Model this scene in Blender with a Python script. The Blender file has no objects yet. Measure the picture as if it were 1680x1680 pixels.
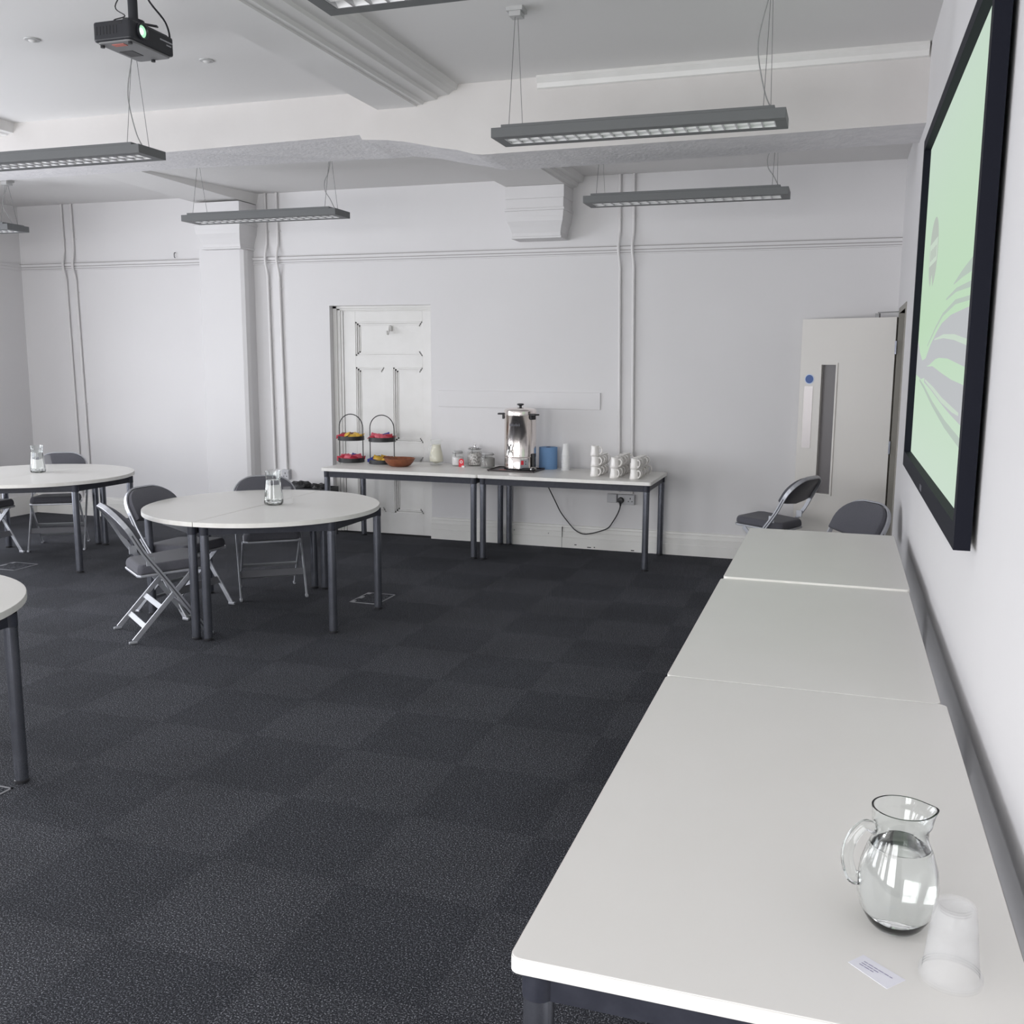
import bpy, math, random
from mathutils import Vector, Matrix
random.seed(7)
PI = math.pi
S = bpy.context.scene
COL = S.collection

# ---------------------------------------------------------------- camera
F, YAW, PITCH, ROLL, CX, CZ = 1611.8, .3202, .1542, .0057, -.397, 1.6944
fw = Vector((-math.sin(YAW)*math.cos(PITCH), math.cos(YAW)*math.cos(PITCH), -math.sin(PITCH)))
rt = Vector((math.cos(YAW), math.sin(YAW), 0))
up = rt.cross(fw)
r2 = math.cos(ROLL)*rt + math.sin(ROLL)*up
u2 = -math.sin(ROLL)*rt + math.cos(ROLL)*up
cd = bpy.data.cameras.new('camera')
cd.sensor_width = 36
cd.lens = 36*F/1680
cd.clip_start = .05
cam = bpy.data.objects.new('camera', cd)
COL.objects.link(cam)
cam.matrix_world = Matrix(((r2.x, u2.x, -fw.x, CX), (r2.y, u2.y, -fw.y, 0), (r2.z, u2.z, -fw.z, CZ), (0, 0, 0, 1)))
S.camera = cam

# ---------------------------------------------------------------- world, window daylight, exposure
w = bpy.data.worlds.new('overcast_sky'); S.world = w
w.use_nodes = True
bg = w.node_tree.nodes['Background']
bg.inputs[0].default_value = (.80, .88, 1, 1)
bg.inputs[1].default_value = 1.2
S.view_settings.view_transform = 'Standard'
S.view_settings.look = 'None'
S.view_settings.exposure = 0
S.view_settings.gamma = 1
S.view_settings.use_curve_mapping = False

def daylight(name, loc, rot, sx, sy, watts, col=(.93, .95, 1)):
    l = bpy.data.lights.new(name, 'AREA')
    l.shape = 'RECTANGLE'; l.size = sx; l.size_y = sy; l.energy = watts; l.color = col
    o = bpy.data.objects.new(name, l); COL.objects.link(o)
    o.location = loc; o.rotation_euler = rot
    return o
XL, YB, YF, XR = -8.76, 8.547, -1.5, 0.0       # left wall, back wall, wall behind the camera, right wall
LW = [(.2, 1.7), (2.7, 4.2), (5.0, 6.5)]        # windows of the left wall (y ranges)
FW = [(-7.6, -6.0), (-5.1, -3.5), (-2.6, -1.0)]  # windows behind the camera (x ranges)
WZ0, WZ1 = .14, 2.75
for a, b in LW:
    daylight('window_daylight', (XL-.30, (a+b)/2, (WZ0+WZ1)/2), (0, -PI/2, 0), WZ1-WZ0, b-a, 111)
for a, b in FW:
    daylight('window_daylight', ((a+b)/2, YF-.30, (WZ0+WZ1)/2), (PI/2, 0, 0), b-a, WZ1-WZ0, 108, (1, .99, .98))

# ---------------------------------------------------------------- materials
def mat(name, col, rough=.5, metal=0., spec=.5, emit=None, es=1., trans=0., alpha=1., ior=1.45, noise=None, bump=None, coat=0., sheen=0.):
    m = bpy.data.materials.new(name); m.use_nodes = True
    nt = m.node_tree; b = nt.nodes['Principled BSDF']
    b.inputs['Base Color'].default_value = (*col, 1)
    b.inputs['Roughness'].default_value = rough
    b.inputs['Metallic'].default_value = metal
    b.inputs['Specular IOR Level'].default_value = spec
    b.inputs['IOR'].default_value = ior
    b.inputs['Transmission Weight'].default_value = trans
    b.inputs['Alpha'].default_value = alpha
    b.inputs['Coat Weight'].default_value = coat
    b.inputs['Sheen Weight'].default_value = sheen
    if emit:
        b.inputs['Emission Color'].default_value = (*emit, 1); b.inputs['Emission Strength'].default_value = es
    tc = None
    if noise or bump:
        tc = nt.nodes.new('ShaderNodeTexCoord')
    if noise:                                    # (scale, amount, second colour)
        n = nt.nodes.new('ShaderNodeTexNoise'); n.inputs['Scale'].default_value = noise[0]; n.inputs['Detail'].default_value = 6
        nt.links.new(tc.outputs['Object'], n.inputs['Vector'])
        r = nt.nodes.new('ShaderNodeMapRange'); r.inputs[1].default_value = .5-noise[1]; r.inputs[2].default_value = .5+noise[1]
        nt.links.new(n.outputs['Fac'], r.inputs[0])
        x = nt.nodes.new('ShaderNodeMix'); x.data_type = 'RGBA'
        x.inputs[6].default_value = (*col, 1); x.inputs[7].default_value = (*noise[2], 1)
        nt.links.new(r.outputs[0], x.inputs[0]); nt.links.new(x.outputs[2], b.inputs['Base Color'])
    if bump:                                     # (scale, strength, distance)
        n = nt.nodes.new('ShaderNodeTexNoise'); n.inputs['Scale'].default_value = bump[0]; n.inputs['Detail'].default_value = 5
        nt.links.new(tc.outputs['Object'], n.inputs['Vector'])
        bp = nt.nodes.new('ShaderNodeBump'); bp.inputs['Strength'].default_value = bump[1]; bp.inputs['Distance'].default_value = bump[2]
        nt.links.new(n.outputs['Fac'], bp.inputs['Height']); nt.links.new(bp.outputs['Normal'], b.inputs['Normal'])
    return m

M = {}
M['wall'] = mat('white_wall_paint', (.700, .688, .695), .65, noise=(.8, .25, (.735, .724, .731)), bump=(9, .12, .01))
M['plaster'] = mat('patched_plaster', (.69, .668, .655), .75, noise=(1.6, .18, (.64, .615, .60)), bump=(5, .25, .02))
M['rough_plaster'] = mat('rough_soffit_plaster', (.78, .765, .775), .85, noise=(12, .2, (.70, .69, .705)), bump=(38, .5, .009))
M['ceiling'] = mat('ceiling_paint', (.72, .71, .705), .8, bump=(14, .1, .01))
M['gloss'] = mat('white_gloss_paint', (.76, .75, .735), .28, noise=(5, .2, (.72, .71, .69)), bump=(14, .12, .006))
M['skirt'] = mat('skirting_paint', (.78, .77, .75), .35, noise=(3, .2, (.73, .72, .69)), bump=(12, .12, .006))
M['pipe'] = mat('painted_conduit', (.72, .705, .705), .4)
M['laminate'] = mat('cream_laminate', (.775, .76, .725), .36, noise=(2.2, .2, (.80, .785, .755)), bump=(160, .06, .001))
M['edge'] = mat('white_edge_band', (.90, .885, .85), .4, noise=(20, .12, (.86, .84, .80)))
M['rail'] = mat('dark_frame_paint', (.026, .028, .040), .45, spec=.4, noise=(30, .15, (.036, .038, .052)))
M['leg'] = mat('steel_grey_leg', (.20, .208, .24), .27, metal=.8, noise=(14, .15, (.165, .172, .20)))
M['plate'] = mat('brushed_plate', (.46, .43, .42), .42, metal=.7)
M['bar'] = mat('front_bar_grey', (.22, .22, .24), .5, metal=.3)
M['rung'] = mat('rung_aluminium', (.42, .43, .45), .55, metal=.5)
M['foot'] = mat('black_plastic', (.02, .02, .023), .4)
M['alu'] = mat('brushed_aluminium', (.52, .53, .56), .42, metal=.7, noise=(30, .2, (.45, .46, .50)))
M['fabric'] = mat('charcoal_fabric', (.115, .115, .132), .95, spec=.2, noise=(220, .25, (.085, .085, .10)), bump=(420, .4, .002), sheen=.15)
M['backpan'] = mat('grey_metal_pan', (.10, .10, .115), .45, metal=.3)
M['lampgrey'] = mat('grey_luminaire_paint', (.125, .13, .133), .5)
M['louvre'] = mat('bright_louvre', (.55, .55, .56), .3, metal=.85)
M['reflector'] = mat('white_reflector', (.95, .95, .95), .3, coat=.4)
M['tube'] = mat('fluorescent_tube', (.9, .9, .9), .3)
M['wire'] = mat('steel_wire', (.2, .2, .2), .45, metal=.4)
M['flex'] = mat('grey_flex', (.3, .3, .3), .5)
M['canopy'] = mat('canopy_plastic', (.45, .45, .45), .45)
M['black'] = mat('black_plastic_shell', (.018, .019, .024), .4)
M['velvet'] = mat('black_frame', (.006, .007, .014), .6, spec=.2)
M['steel'] = mat('polished_steel', (.86, .80, .77), .17, metal=1)
M['chrome'] = mat('chrome', (.8, .8, .8), .1, metal=1)
M['blackwire'] = mat('black_wire', (.022, .022, .024), .45)
M['wood'] = mat('reddish_wood', (.30, .105, .05), .42, noise=(26, .2, (.20, .062, .028)))
M['milk'] = mat('milk', (.80, .76, .60), .35)
M['sugar'] = mat('white_sachets', (.80, .77, .77), .6)
M['sweets'] = mat('wrapped_sweets', (.62, .58, .55), .3, noise=(70, .05, (.16, .13, .12)), bump=(50, 1, .01))
M['coffee'] = mat('dark_coffee', (.045, .028, .02), .7)
M['glass'] = mat('clear_glass', (.97, .99, .985), .0, trans=1, ior=1.46)
M['water'] = mat('water', (1, 1, 1), .0, trans=1, ior=1.333)
M['cup'] = mat('translucent_plastic', (.90, .905, .92), .18, alpha=.10)
M['thinglass'] = mat('thin_jar_glass', (.80, .82, .80), .04, alpha=.16, spec=.8, coat=.5)
M['whitecup'] = mat('white_plastic', (.82, .82, .82), .3)
M['china'] = mat('white_china', (.78, .755, .73), .16, coat=.3)
M['blue'] = mat('blue_paper', (.17, .31, .54), .8, bump=(60, .2, .003))
M['tray'] = mat('dark_tray', (.035, .026, .028), .35)
M['paper'] = mat('white_paper', (.80, .80, .86), .6)
M['ink'] = mat('purple_grey_ink', (.30, .28, .42), .7)
M['pinkink'] = mat('pink_red_ink', (.55, .18, .15), .6)
M['red'] = mat('red_plastic', (.70, .03, .05), .35)
M['redfoil'] = mat('red_foil', (.42, .018, .04), .28, coat=.3)
M['pinkfoil'] = mat('rose_foil', (.60, .10, .14), .3)
M['gold'] = mat('yellow_foil', (.72, .44, .06), .3, coat=.3)
M['bluefoil'] = mat('navy_foil', (.03, .04, .26), .3)
M['brownfoil'] = mat('brown_foil', (.17, .045, .03), .3)
M['socket'] = mat('socket_plastic', (.52, .52, .54), .3)
M['dust_shade'] = mat('grey_dust_shade', (.36, .34, .34), .8)
M['dark'] = mat('dark_recess', (.02, .02, .02), .7)
M['door'] = mat('door_paint', (.66, .635, .60), .35, bump=(14, .06, .004))
M['olive'] = mat('door_edge_grey', (.30, .285, .255), .6)
M['pane'] = mat('wired_glass', (.17, .16, .162), .3, spec=.3)
M['signblue'] = mat('sign_blue', (.03, .09, .30), .4)
M['signwhite'] = mat('sign_white', (.55, .62, .75), .4)
M['lens'] = mat('lit_lens', (.2, .5, .3), .1, emit=(.55, 1, .68), es=.75)
M['lenscore'] = mat('lit_lens_core', (.8, 1, .9), .1, emit=(.82, 1, .93), es=1.6)
M['greyunder'] = mat('grey_underside', (.20, .20, .205), .45)
M['logo'] = mat('pale_marking', (.42, .42, .45), .5)
M['darklogo'] = mat('dim_marking', (.09, .09, .11), .4)
M['trimsilver'] = mat('box_trim', (.30, .30, .32), .4, metal=.3)
M['bag'] = mat('black_bag', (.012, .012, .014), .35, bump=(24, .9, .02))

def scr(name, c):
    return mat(name, (.05, .05, .05), .9, spec=.1, emit=c, es=1)
M['screen'] = scr('lit_screen_green', (.50, .665, .50))
nt = M['screen'].node_tree                       # the projected picture's own pale to deeper green gradient
tc = nt.nodes.new('ShaderNodeTexCoord'); sp = nt.nodes.new('ShaderNodeSeparateXYZ'); cr = nt.nodes.new('ShaderNodeValToRGB')
mr = nt.nodes.new('ShaderNodeMapRange'); mr.inputs[1].default_value = 1.2; mr.inputs[2].default_value = 2.76
nt.links.new(tc.outputs['Object'], sp.inputs[0]); nt.links.new(sp.outputs['Z'], mr.inputs[0]); nt.links.new(mr.outputs[0], cr.inputs[0])
cr.color_ramp.elements[0].color = (.56, .68, .575, 1); cr.color_ramp.elements[1].color = (.52, .65, .54, 1)
e = cr.color_ramp.elements.new(.45); e.color = (.47, .655, .455, 1)
nt.links.new(cr.outputs[0], nt.nodes['Principled BSDF'].inputs['Emission Color'])
M['ribbon'] = scr('lit_ribbon_grey', (.46, .475, .49))
M['ribbon2'] = scr('lit_ribbon_dim', (.42, .50, .44))
M['emblem'] = scr('lit_emblem_grey', (.42, .47, .42))
M['emblemlight'] = scr('lit_emblem_pale', (.53, .63, .53))

# carpet: two tones for the quarter-turned tiles, speckled pile
def carpet(name, a, b):
    m = bpy.data.materials.new(name); m.use_nodes = True
    nt = m.node_tree; bs = nt.nodes['Principled BSDF']
    bs.inputs['Roughness'].default_value = .95; bs.inputs['Specular IOR Level'].default_value = .25
    g = nt.nodes.new('ShaderNodeNewGeometry')
    n = nt.nodes.new('ShaderNodeTexNoise'); n.inputs['Scale'].default_value = 200; n.inputs['Detail'].default_value = 4; n.inputs['Roughness'].default_value = .75
    nt.links.new(g.outputs['Position'], n.inputs['Vector'])
    c = nt.nodes.new('ShaderNodeValToRGB')
    c.color_ramp.elements[0].position = .38; c.color_ramp.elements[0].color = (*[v*.10 for v in a], 1)
    c.color_ramp.elements[1].position = .70; c.color_ramp.elements[1].color = (*[v*8.0 for v in b], 1)
    e = c.color_ramp.elements.new(.55); e.color = (*a, 1)
    nt.links.new(n.outputs['Fac'], c.inputs[0])
    n2 = nt.nodes.new('ShaderNodeTexNoise'); n2.inputs['Scale'].default_value = 1.3; n2.inputs['Detail'].default_value = 3
    nt.links.new(g.outputs['Position'], n2.inputs['Vector'])
    r = nt.nodes.new('ShaderNodeMapRange'); r.inputs[1].default_value = .3; r.inputs[2].default_value = .7; r.inputs[3].default_value = .82; r.inputs[4].default_value = 1.18
    nt.links.new(n2.outputs['Fac'], r.inputs[0])
    x = nt.nodes.new('ShaderNodeVectorMath'); x.operation = 'SCALE'
    nt.links.new(c.outputs[0], x.inputs[0]); nt.links.new(r.outputs[0], x.inputs['Scale'])
    nt.links.new(x.outputs[0], bs.inputs['Base Color'])
    bp = nt.nodes.new('ShaderNodeBump'); bp.inputs['Strength'].default_value = .35; bp.inputs['Distance'].default_value = .003
    nt.links.new(n.outputs['Fac'], bp.inputs['Height']); nt.links.new(bp.outputs['Normal'], bs.inputs['Normal'])
    return m
M['carpet_dark'] = carpet('carpet_pile_dark', (.036, .038, .048), (.060, .062, .068))
M['carpet_light'] = carpet('carpet_pile_light', (.045, .047, .058), (.075, .077, .083))
M['carpet_base'] = mat('carpet_backing', (.012, .012, .015), .95)

# ---------------------------------------------------------------- mesh helpers
class MB:
    def __init__(s): s.v = []; s.f = []; s.sm = []
    def add(s, vs, fs, smooth=False):
        n = len(s.v); s.v += [tuple(p) for p in vs]
        s.f += [tuple(i+n for i in f) for f in fs]; s.sm += [smooth]*len(fs); return s
    def box(s, x0, x1, y0, y1, z0, z1, m=None):
        vs = [Vector((x, y, z)) for z in (z0, z1) for y in (y0, y1) for x in (x0, x1)]
        if m: vs = [m @ q for q in vs]
        return s.add(vs, [(0, 2, 3, 1), (4, 5, 7, 6), (0, 1, 5, 4), (2, 6, 7, 3), (0, 4, 6, 2), (1, 3, 7, 5)])
    def prism(s, poly, lo, hi, axis='z', m=None):     # poly in the two other axes, counter-clockwise
        def P(a, b, c): return {'z': (a, b, c), 'y': (a, c, b), 'x': (c, a, b)}[axis]
        n = len(poly); vs = [Vector(P(a, b, lo)) for a, b in poly]+[Vector(P(a, b, hi)) for a, b in poly]
        if m: vs = [m @ q for q in vs]
        fs = [tuple(range(n))[::-1], tuple(range(n, 2*n))]+[(i, (i+1) % n, n+(i+1) % n, n+i) for i in range(n)]
        if axis == 'y': fs = [f[::-1] for f in fs]
        return s.add(vs, fs)
    def lathe(s, prof, c=(0, 0, 0), n=24, smooth=True, closed=False, m=None, wob=None, cap0=True):
        vs = []
        for r, z in prof:
            for k in range(n):
                a = 2*PI*k/n; q = Vector((c[0]+r*math.cos(a), c[1]+r*math.sin(a), c[2]+z))
                if wob: q = wob(q, r, z, a)
                vs.append(m @ q if m else q)
        L = len(prof); fs = []
        for i in range(L if closed else L-1):
            j = (i+1) % L
            for k in range(n):
                fs.append((i*n+k, i*n+(k+1) % n, j*n+(k+1) % n, j*n+k))
        if not closed:
            if cap0 and prof[0][0] > 1e-6: fs.append(tuple(range(n))[::-1])
            if prof[-1][0] > 1e-6: fs.append(tuple((L-1)*n+k for k in range(n)))
        return s.add(vs, fs, smooth)
    def tube(s, path, r, n=8, smooth=True, flat=1.):
        P = [Vector(p) for p in path]; vs = []; N = None
        for i, p in enumerate(P):
            t = (P[min(i+1, len(P)-1)]-P[max(i-1, 0)]).normalized()
            if N is None:
                N = t.orthogonal().normalized()
            N = (N-t*N.dot(t)).normalized(); B = t.cross(N)
            rr = r[i] if isinstance(r, (list, tuple)) else r
            for k in range(n):
                a = 2*PI*k/n; vs.append(p+N*rr*math.cos(a)+B*rr*flat*math.sin(a))
        fs = [(i*n+k, i*n+(k+1) % n, (i+1)*n+(k+1) % n, (i+1)*n+k) for i in range(len(P)-1) for k in range(n)]
        fs += [tuple(range(n))[::-1], tuple((len(P)-1)*n+k for k in range(n))]
        return s.add(vs, fs, smooth)
    def strap(s, path, nors, a, b):                # rectangular section: a along the normal, b across
        P = [Vector(p) for p in path]; vs = []
        for i, p in enumerate(P):
            t = (P[min(i+1, len(P)-1)]-P[max(i-1, 0)]).normalized()
            N = Vector(nors[i]); N = (N-t*N.dot(t)).normalized(); B = t.cross(N)
            vs += [p+N*a/2+B*b/2, p-N*a/2+B*b/2, p-N*a/2-B*b/2, p+N*a/2-B*b/2]
        fs = [(i*4+k, i*4+(k+1) % 4, (i+1)*4+(k+1) % 4, (i+1)*4+k) for i in range(len(P)-1) for k in range(4)]
        L = (len(P)-1)*4; fs += [(3, 2, 1, 0), (L, L+1, L+2, L+3)]
        return s.add(vs, fs)
    def beam(s, p, q, a, b, side=(0, 0, 1)):       # straight bar p to q, a along 'side', b across
        return s.strap([p, q], [side, side], a, b)

def obj(name, mb, m, parent=None, loc=(0, 0, 0), rz=0, bevel=0, seg=2, crease=40):
    me = bpy.data.meshes.new(name)
    me.from_pydata(mb.v, [], mb.f)
    me.polygons.foreach_set('use_smooth', mb.sm)
    me.materials.append(M[m] if isinstance(m, str) else m)
    me.validate(); me.update()
    if any(mb.sm): me.set_sharp_from_angle(angle=math.radians(crease))
    o = bpy.data.objects.new(name, me); COL.objects.link(o)
    o.location = loc; o.rotation_euler = (0, 0, rz)
    if parent: o.parent = parent
    if bevel:
        b = o.modifiers.new('bevel', 'BEVEL'); b.width = bevel; b.segments = seg; b.limit_method = 'ANGLE'; b.angle_limit = math.radians(35)
        b.harden_normals = False
    return o
def tag(o, label, cat, group=None, kind=None):
    o['label'] = label; o['category'] = cat
    if group: o['group'] = group
    if kind: o['kind'] = kind
    return o
def thing(name, label, cat, loc=(0, 0, 0), rz=0, group=None):
    o = bpy.data.objects.new(name, None); COL.objects.link(o)
    o.location = loc; o.rotation_euler = (0, 0, rz); o.empty_display_size = .1
    return tag(o, label, cat, group)
def struct(name, mb, m, parent=None, **k):
    o = obj(name, mb, m, parent, **k)
    if not parent: o['kind'] = 'structure'
    return o
def share(name, src, parent, loc=(0, 0, 0), rz=0, rot=None):
    o = src.copy(); o.name = name; COL.objects.link(o); o.parent = parent; o.location = loc
    o.rotation_euler = rot if rot else (0, 0, rz)
    return o
def dup(root, loc, rz=0, label=None, group=None):
    def cp(o, par):
        c = o.copy(); COL.objects.link(c); c.parent = par
        for ch in o.children: cp(ch, c)
        return c
    r = cp(root, None); r.location = loc; r.rotation_euler = (0, 0, rz)
    if label: r['label'] = label
    if group: r['group'] = group
    return r
def arc(cx, cy, r, a0, a1, n):
    return [(cx+r*math.cos(a0+(a1-a0)*i/n), cy+r*math.sin(a0+(a1-a0)*i/n)) for i in range(n+1)]
def rrect(x0, x1, y0, y1, r, n=4):
    return (arc(x1-r, y0+r, r, -PI/2, 0, n)+arc(x1-r, y1-r, r, 0, PI/2, n)+arc(x0+r, y1-r, r, PI/2, PI, n)+arc(x0+r, y0+r, r, PI, 1.5*PI, n))
def smoothpath(pts, n=6):
    P = [Vector(p) for p in pts]; out = []
    for i in range(len(P)-1):
        p0, p1, p2, p3 = P[max(i-1, 0)], P[i], P[i+1], P[min(i+2, len(P)-1)]
        for k in range(n):
            t = k/n
            out.append(.5*((2*p1)+(p2-p0)*t+(2*p0-5*p1+4*p2-p3)*t*t+(3*p1-p0-3*p2+p3)*t**3))
    out.append(P[-1]); return out

# ================================================================ THE ROOM
# floor: carpet tiles, quarter-turned alternately
fl = struct('floor', MB().box(XL, 1.5, YF, YB+.4, -.06, -.006), 'carpet_base')
def tile_mesh(m):
    return obj('carpet_tile', MB().prism(rrect(-.2498, .2498, -.2498, .2498, .001, 1), -.006, .0), m)
protos = {0: tile_mesh('carpet_dark'), 1: tile_mesh('carpet_light')}
X0, Y0 = -1.85, 2.67
cells = []
for i in range(-15, 5):
    for j in range(-9, 13):
        x, y = X0-.25+.5*i+.5, Y0+.25+.5*j
        x = X0-.25+.5*i
        if XL-.25 < x < .25 and YF-.25 < y < YB+.25: cells.append((math.hypot(x-CX, y), x, y, (i+j) % 2))
vis = []
rest = []
for d, x, y, p in sorted(cells):
    q = Vector((x-CX, y, -CZ)); zc = q.dot(fw)
    ok = zc > .2 and abs(q.dot(r2)/zc*F) < 1100 and abs(q.dot(u2)/zc*F) < 1100
    (vis if ok and len(vis) < 290 and XL+.25 < x < -.25 and y < YB-.2 else rest).append((x, y, p))
first = {0: True, 1: True}
for x, y, p in vis:
    if first[p]:
        o = protos[p]; first[p] = False; o.parent = fl
    else:
        o = protos[p].copy(); COL.objects.link(o); o.parent = fl
    o.location = (x, y, 0)
for pp in (0, 1):
    mb = MB()
    for x, y, p in rest:
        if p == pp:
            a, b, c, d = max(x-.2498, XL), min(x+.2498, 0), max(y-.2498, YF), min(y+.2498, YB)
            if b > a and d > c: mb.box(a, b, c, d, -.006, 0)
    o = obj('carpet_border', mb, 'carpet_dark' if pp == 0 else 'carpet_light', fl); o['kind'] = 'stuff'

# back wall with the recess of the old panelled door
DX0, DX1, DZ = -5.085, -4.035, 2.19
wb = MB()
wb.box(XL-.3, DX0, YB, YB+.3, 0, 3.62).box(DX1, 1.5, YB, YB+.3, 0, 3.62).box(DX0, DX1, YB, YB+.3, DZ, 3.62).box(DX0, DX1, YB+.14, YB+.3, 0, DZ)
wall_back = struct('wall_back', wb, 'wall')
# pilaster with soft right edges
pp = [(-6.42, YB), (-6.42, 8.40), (-6.40, 8.385), (-5.95, 8.385), (-5.915, 8.40), (-5.90, 8.44), (-5.90, YB)]
obj('pilaster', MB().prism(pp, 0, 2.74), 'wall', wall_back)
def corbel(x0, x1):
    mb = MB()
    mb.box(x0, x1, 8.25, YB, 3.045, 3.15).box(x0+.004, x1-.004, 8.254, YB, 2.965, 3.045)
    mb.box(x0-.006, x1+.006, 8.24, YB, 2.945, 2.965)
    rings = [(0, 2.945, 8.25), (.006, 2.90, 8.253), (.012, 2.86, 8.262), (.028, 2.82, 8.285), (.042, 2.77, 8.31), (.044, 2.74, 8.318)]
    vs = []
    for ins, z, y in rings: vs += [(x0+ins, y, z), (x1-ins, y, z), (x1-ins, YB, z), (x0+ins, YB, z)]
    fs = [(i*4+k, (i+1)*4+k, (i+1)*4+(k+1) % 4, i*4+(k+1) % 4) for i in range(5) for k in range(4)]+[(0, 1, 2, 3), (20, 23, 22, 21)]
    mb.add(vs, fs)
    mb.box(x0+.036, x1-.036, 8.308, YB, 2.722, 2.74)
    return obj('corbel', mb, 'wall', wall_back, bevel=.003)
corbel(-6.36, -5.85); corbel(-3.21, -2.69)

# other walls
struct('wall_left', (lambda m: [m.box(XL-.3, XL, a, b, 0, 3.62) for a, b in zip([YF]+[q[1] for q in LW], [q[0] for q in LW]+[YB])] +
       [m.box(XL-.3, XL, a, b, 0, WZ0).box(XL-.3, XL, a, b, WZ1, 3.62) for a, b in LW] and m)(MB()), 'wall')
mbf = MB()
for a, b in zip([XL-.3]+[q[1] for q in FW], [q[0] for q in FW]+[1.5]): mbf.box(a, b, YF-.3, YF, 0, 3.62)
for a, b in FW: mbf.box(a, b, YF-.3, YF, 0, WZ0).box(a, b, YF-.3, YF, WZ1, 3.62)
struct('wall_front', mbf, 'wall')
# right wall with the doorway that the open door belongs to
RY0, RY1, RZ = 7.40, 8.20, 2.06
struct('wall_right', MB().box(0, .14, YF, RY0, 0, 3.62).box(0, .14, RY1, YB, 0, 3.62).box(0, .14, RY0, RY1, RZ, 3.62), 'wall')
struct('wall_corridor', MB().box(1.4, 1.5, 5.5, YB, 0, 3.0).box(.14, 1.5, 5.4, 5.5, 0, 3.0).box(.14, 1.4, 5.5, YB, 2.6, 2.7), 'wall')
n = 1
for a, b in LW:
    wn = struct('window_%d' % n, MB().box(XL-.22, XL-.16, a, a+.06, WZ0, WZ1).box(XL-.22, XL-.16, b-.06, b, WZ0, WZ1).box(XL-.22, XL-.16, a, b, WZ0, WZ0+.06).box(XL-.22, XL-.16, a, b, WZ1-.06, WZ1).box(XL-.22, XL-.17, a, b, 1.87, 1.92).box(XL-.22, XL-.17, (a+b)/2-.02, (a+b)/2+.02, WZ0, WZ1), 'gloss')
    obj('window_sill', MB().box(XL-.15, XL+.05, a-.04, b+.04, WZ0-.03, WZ0), 'gloss', wn); n += 1
for a, b in FW:
    wn = struct('window_%d' % n, MB().box(a, a+.06, YF-.22, YF-.16, WZ0, WZ1).box(b-.06, b, YF-.22, YF-.16, WZ0, WZ1).box(a, b, YF-.22, YF-.16, WZ0, WZ0+.06).box(a, b, YF-.22, YF-.16, WZ1-.06, WZ1).box(a, b, YF-.22, YF-.17, 1.87, 1.92).box((a+b)/2-.02, (a+b)/2+.02, YF-.22, YF-.17, WZ0, WZ1), 'gloss')
    obj('window_sill', MB().box(a-.04, b+.04, YF-.15, YF+.05, WZ0-.03, WZ0), 'gloss', wn); n += 1

# ceiling: higher bay near us, lower bay by the back wall, cross beam with haunch, long beams
ceil = struct('ceiling', MB().box(XL-.3, .14, YF-.3, 6.65, 3.55, 3.66).box(XL-.3, .14, 7.12, YB+.3, 3.255, 3.66), 'ceiling')
BY0, BY1 = 6.60, 7.17
front_ = [(XL, 3.24), (-5.38, 3.242), (-3.745, 3.265), (-3.725, 3.232), (-3.53, 3.217), (-3.39, 3.198), (-3.16, 3.148), (-2.99, 3.118), (-2.88, 3.086), (-2.81, 3.078), (-2.68, 3.080), (-1.14, 3.088), (0, 3.100)]
rear_ = [(XL, 3.235), (-5.66, 3.237), (-3.99, 3.217), (-3.74, 3.212), (-3.57, 3.216), (-3.35, 3.185), (-3.13, 3.137), (-2.98, 3.108), (-2.90, 3.090), (-2.81, 3.077), (-2.57, 3.075), (-1.20, 3.087), (0, 3.100)]
mbb = MB(); mbs = MB()
for (fa, fb_), (ra, rb) in zip(zip(front_[:-1], front_[1:]), zip(rear_[:-1], rear_[1:])):
    mbb.add([(fa[0], BY0, fa[1]), (fb_[0], BY0, fb_[1]), (fb_[0], BY0, 3.56), (fa[0], BY0, 3.56)], [(0, 1, 2, 3)])
    mbb.add([(ra[0], BY1, ra[1]), (rb[0], BY1, rb[1]), (rb[0], BY1, 3.56), (ra[0], BY1, 3.56)], [(1, 0, 3, 2)])
    mbs.add([(fa[0], BY0, fa[1]), (fb_[0], BY0, fb_[1]), (rb[0], BY1, rb[1]), (ra[0], BY1, ra[1])], [(0, 3, 2, 1)])
obj('cross_beam', mbb, 'plaster', ceil)
obj('beam_soffit', mbs, 'rough_plaster', ceil)
obj('beam_cornice', MB().prism([(6.6, 3.55), (6.555, 3.55), (6.55, 3.53), (6.575, 3.505), (6.58, 3.475), (6.6, 3.47)], -2.42, -.01, 'x'), 'gloss', ceil)
# long beam of the near bay: flat soffit, moulded right side
cs = [(-3.60, 3.56), (-3.60, 3.425), (-3.30, 3.425), (-3.295, 3.435), (-3.255, 3.435), (-3.24, 3.452), (-3.15, 3.46), (-3.14, 3.478), (-3.06, 3.487), (-3.03, 3.51), (-3.0, 3.515), (-2.99, 3.56)]
obj('long_beam', MB().prism(cs, YF, 6.60, 'y'), 'ceiling', ceil)
cs2 = [(-7.35, 3.56), (-7.35, 3.46), (-6.90, 3.46), (-6.88, 3.47), (-6.84, 3.475), (-6.82, 3.56)]
obj('long_beam', MB().prism(cs2, YF, 6.60, 'y'), 'ceiling', ceil)
obj('long_beam', MB().add([(-6.55, BY1, 3.262), (-6.55, BY1, 3.238), (-6.08, BY1, 3.238), (-6.06, BY1, 3.262), (-6.37, YB, 3.262), (-6.37, YB, 3.155), (-5.85, YB, 3.155), (-5.82, YB, 3.262)], [(3, 2, 1, 0), (4, 5, 6, 7), (0, 1, 5, 4), (1, 2, 6, 5), (2, 3, 7, 6)]), 'ceiling', ceil)
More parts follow.
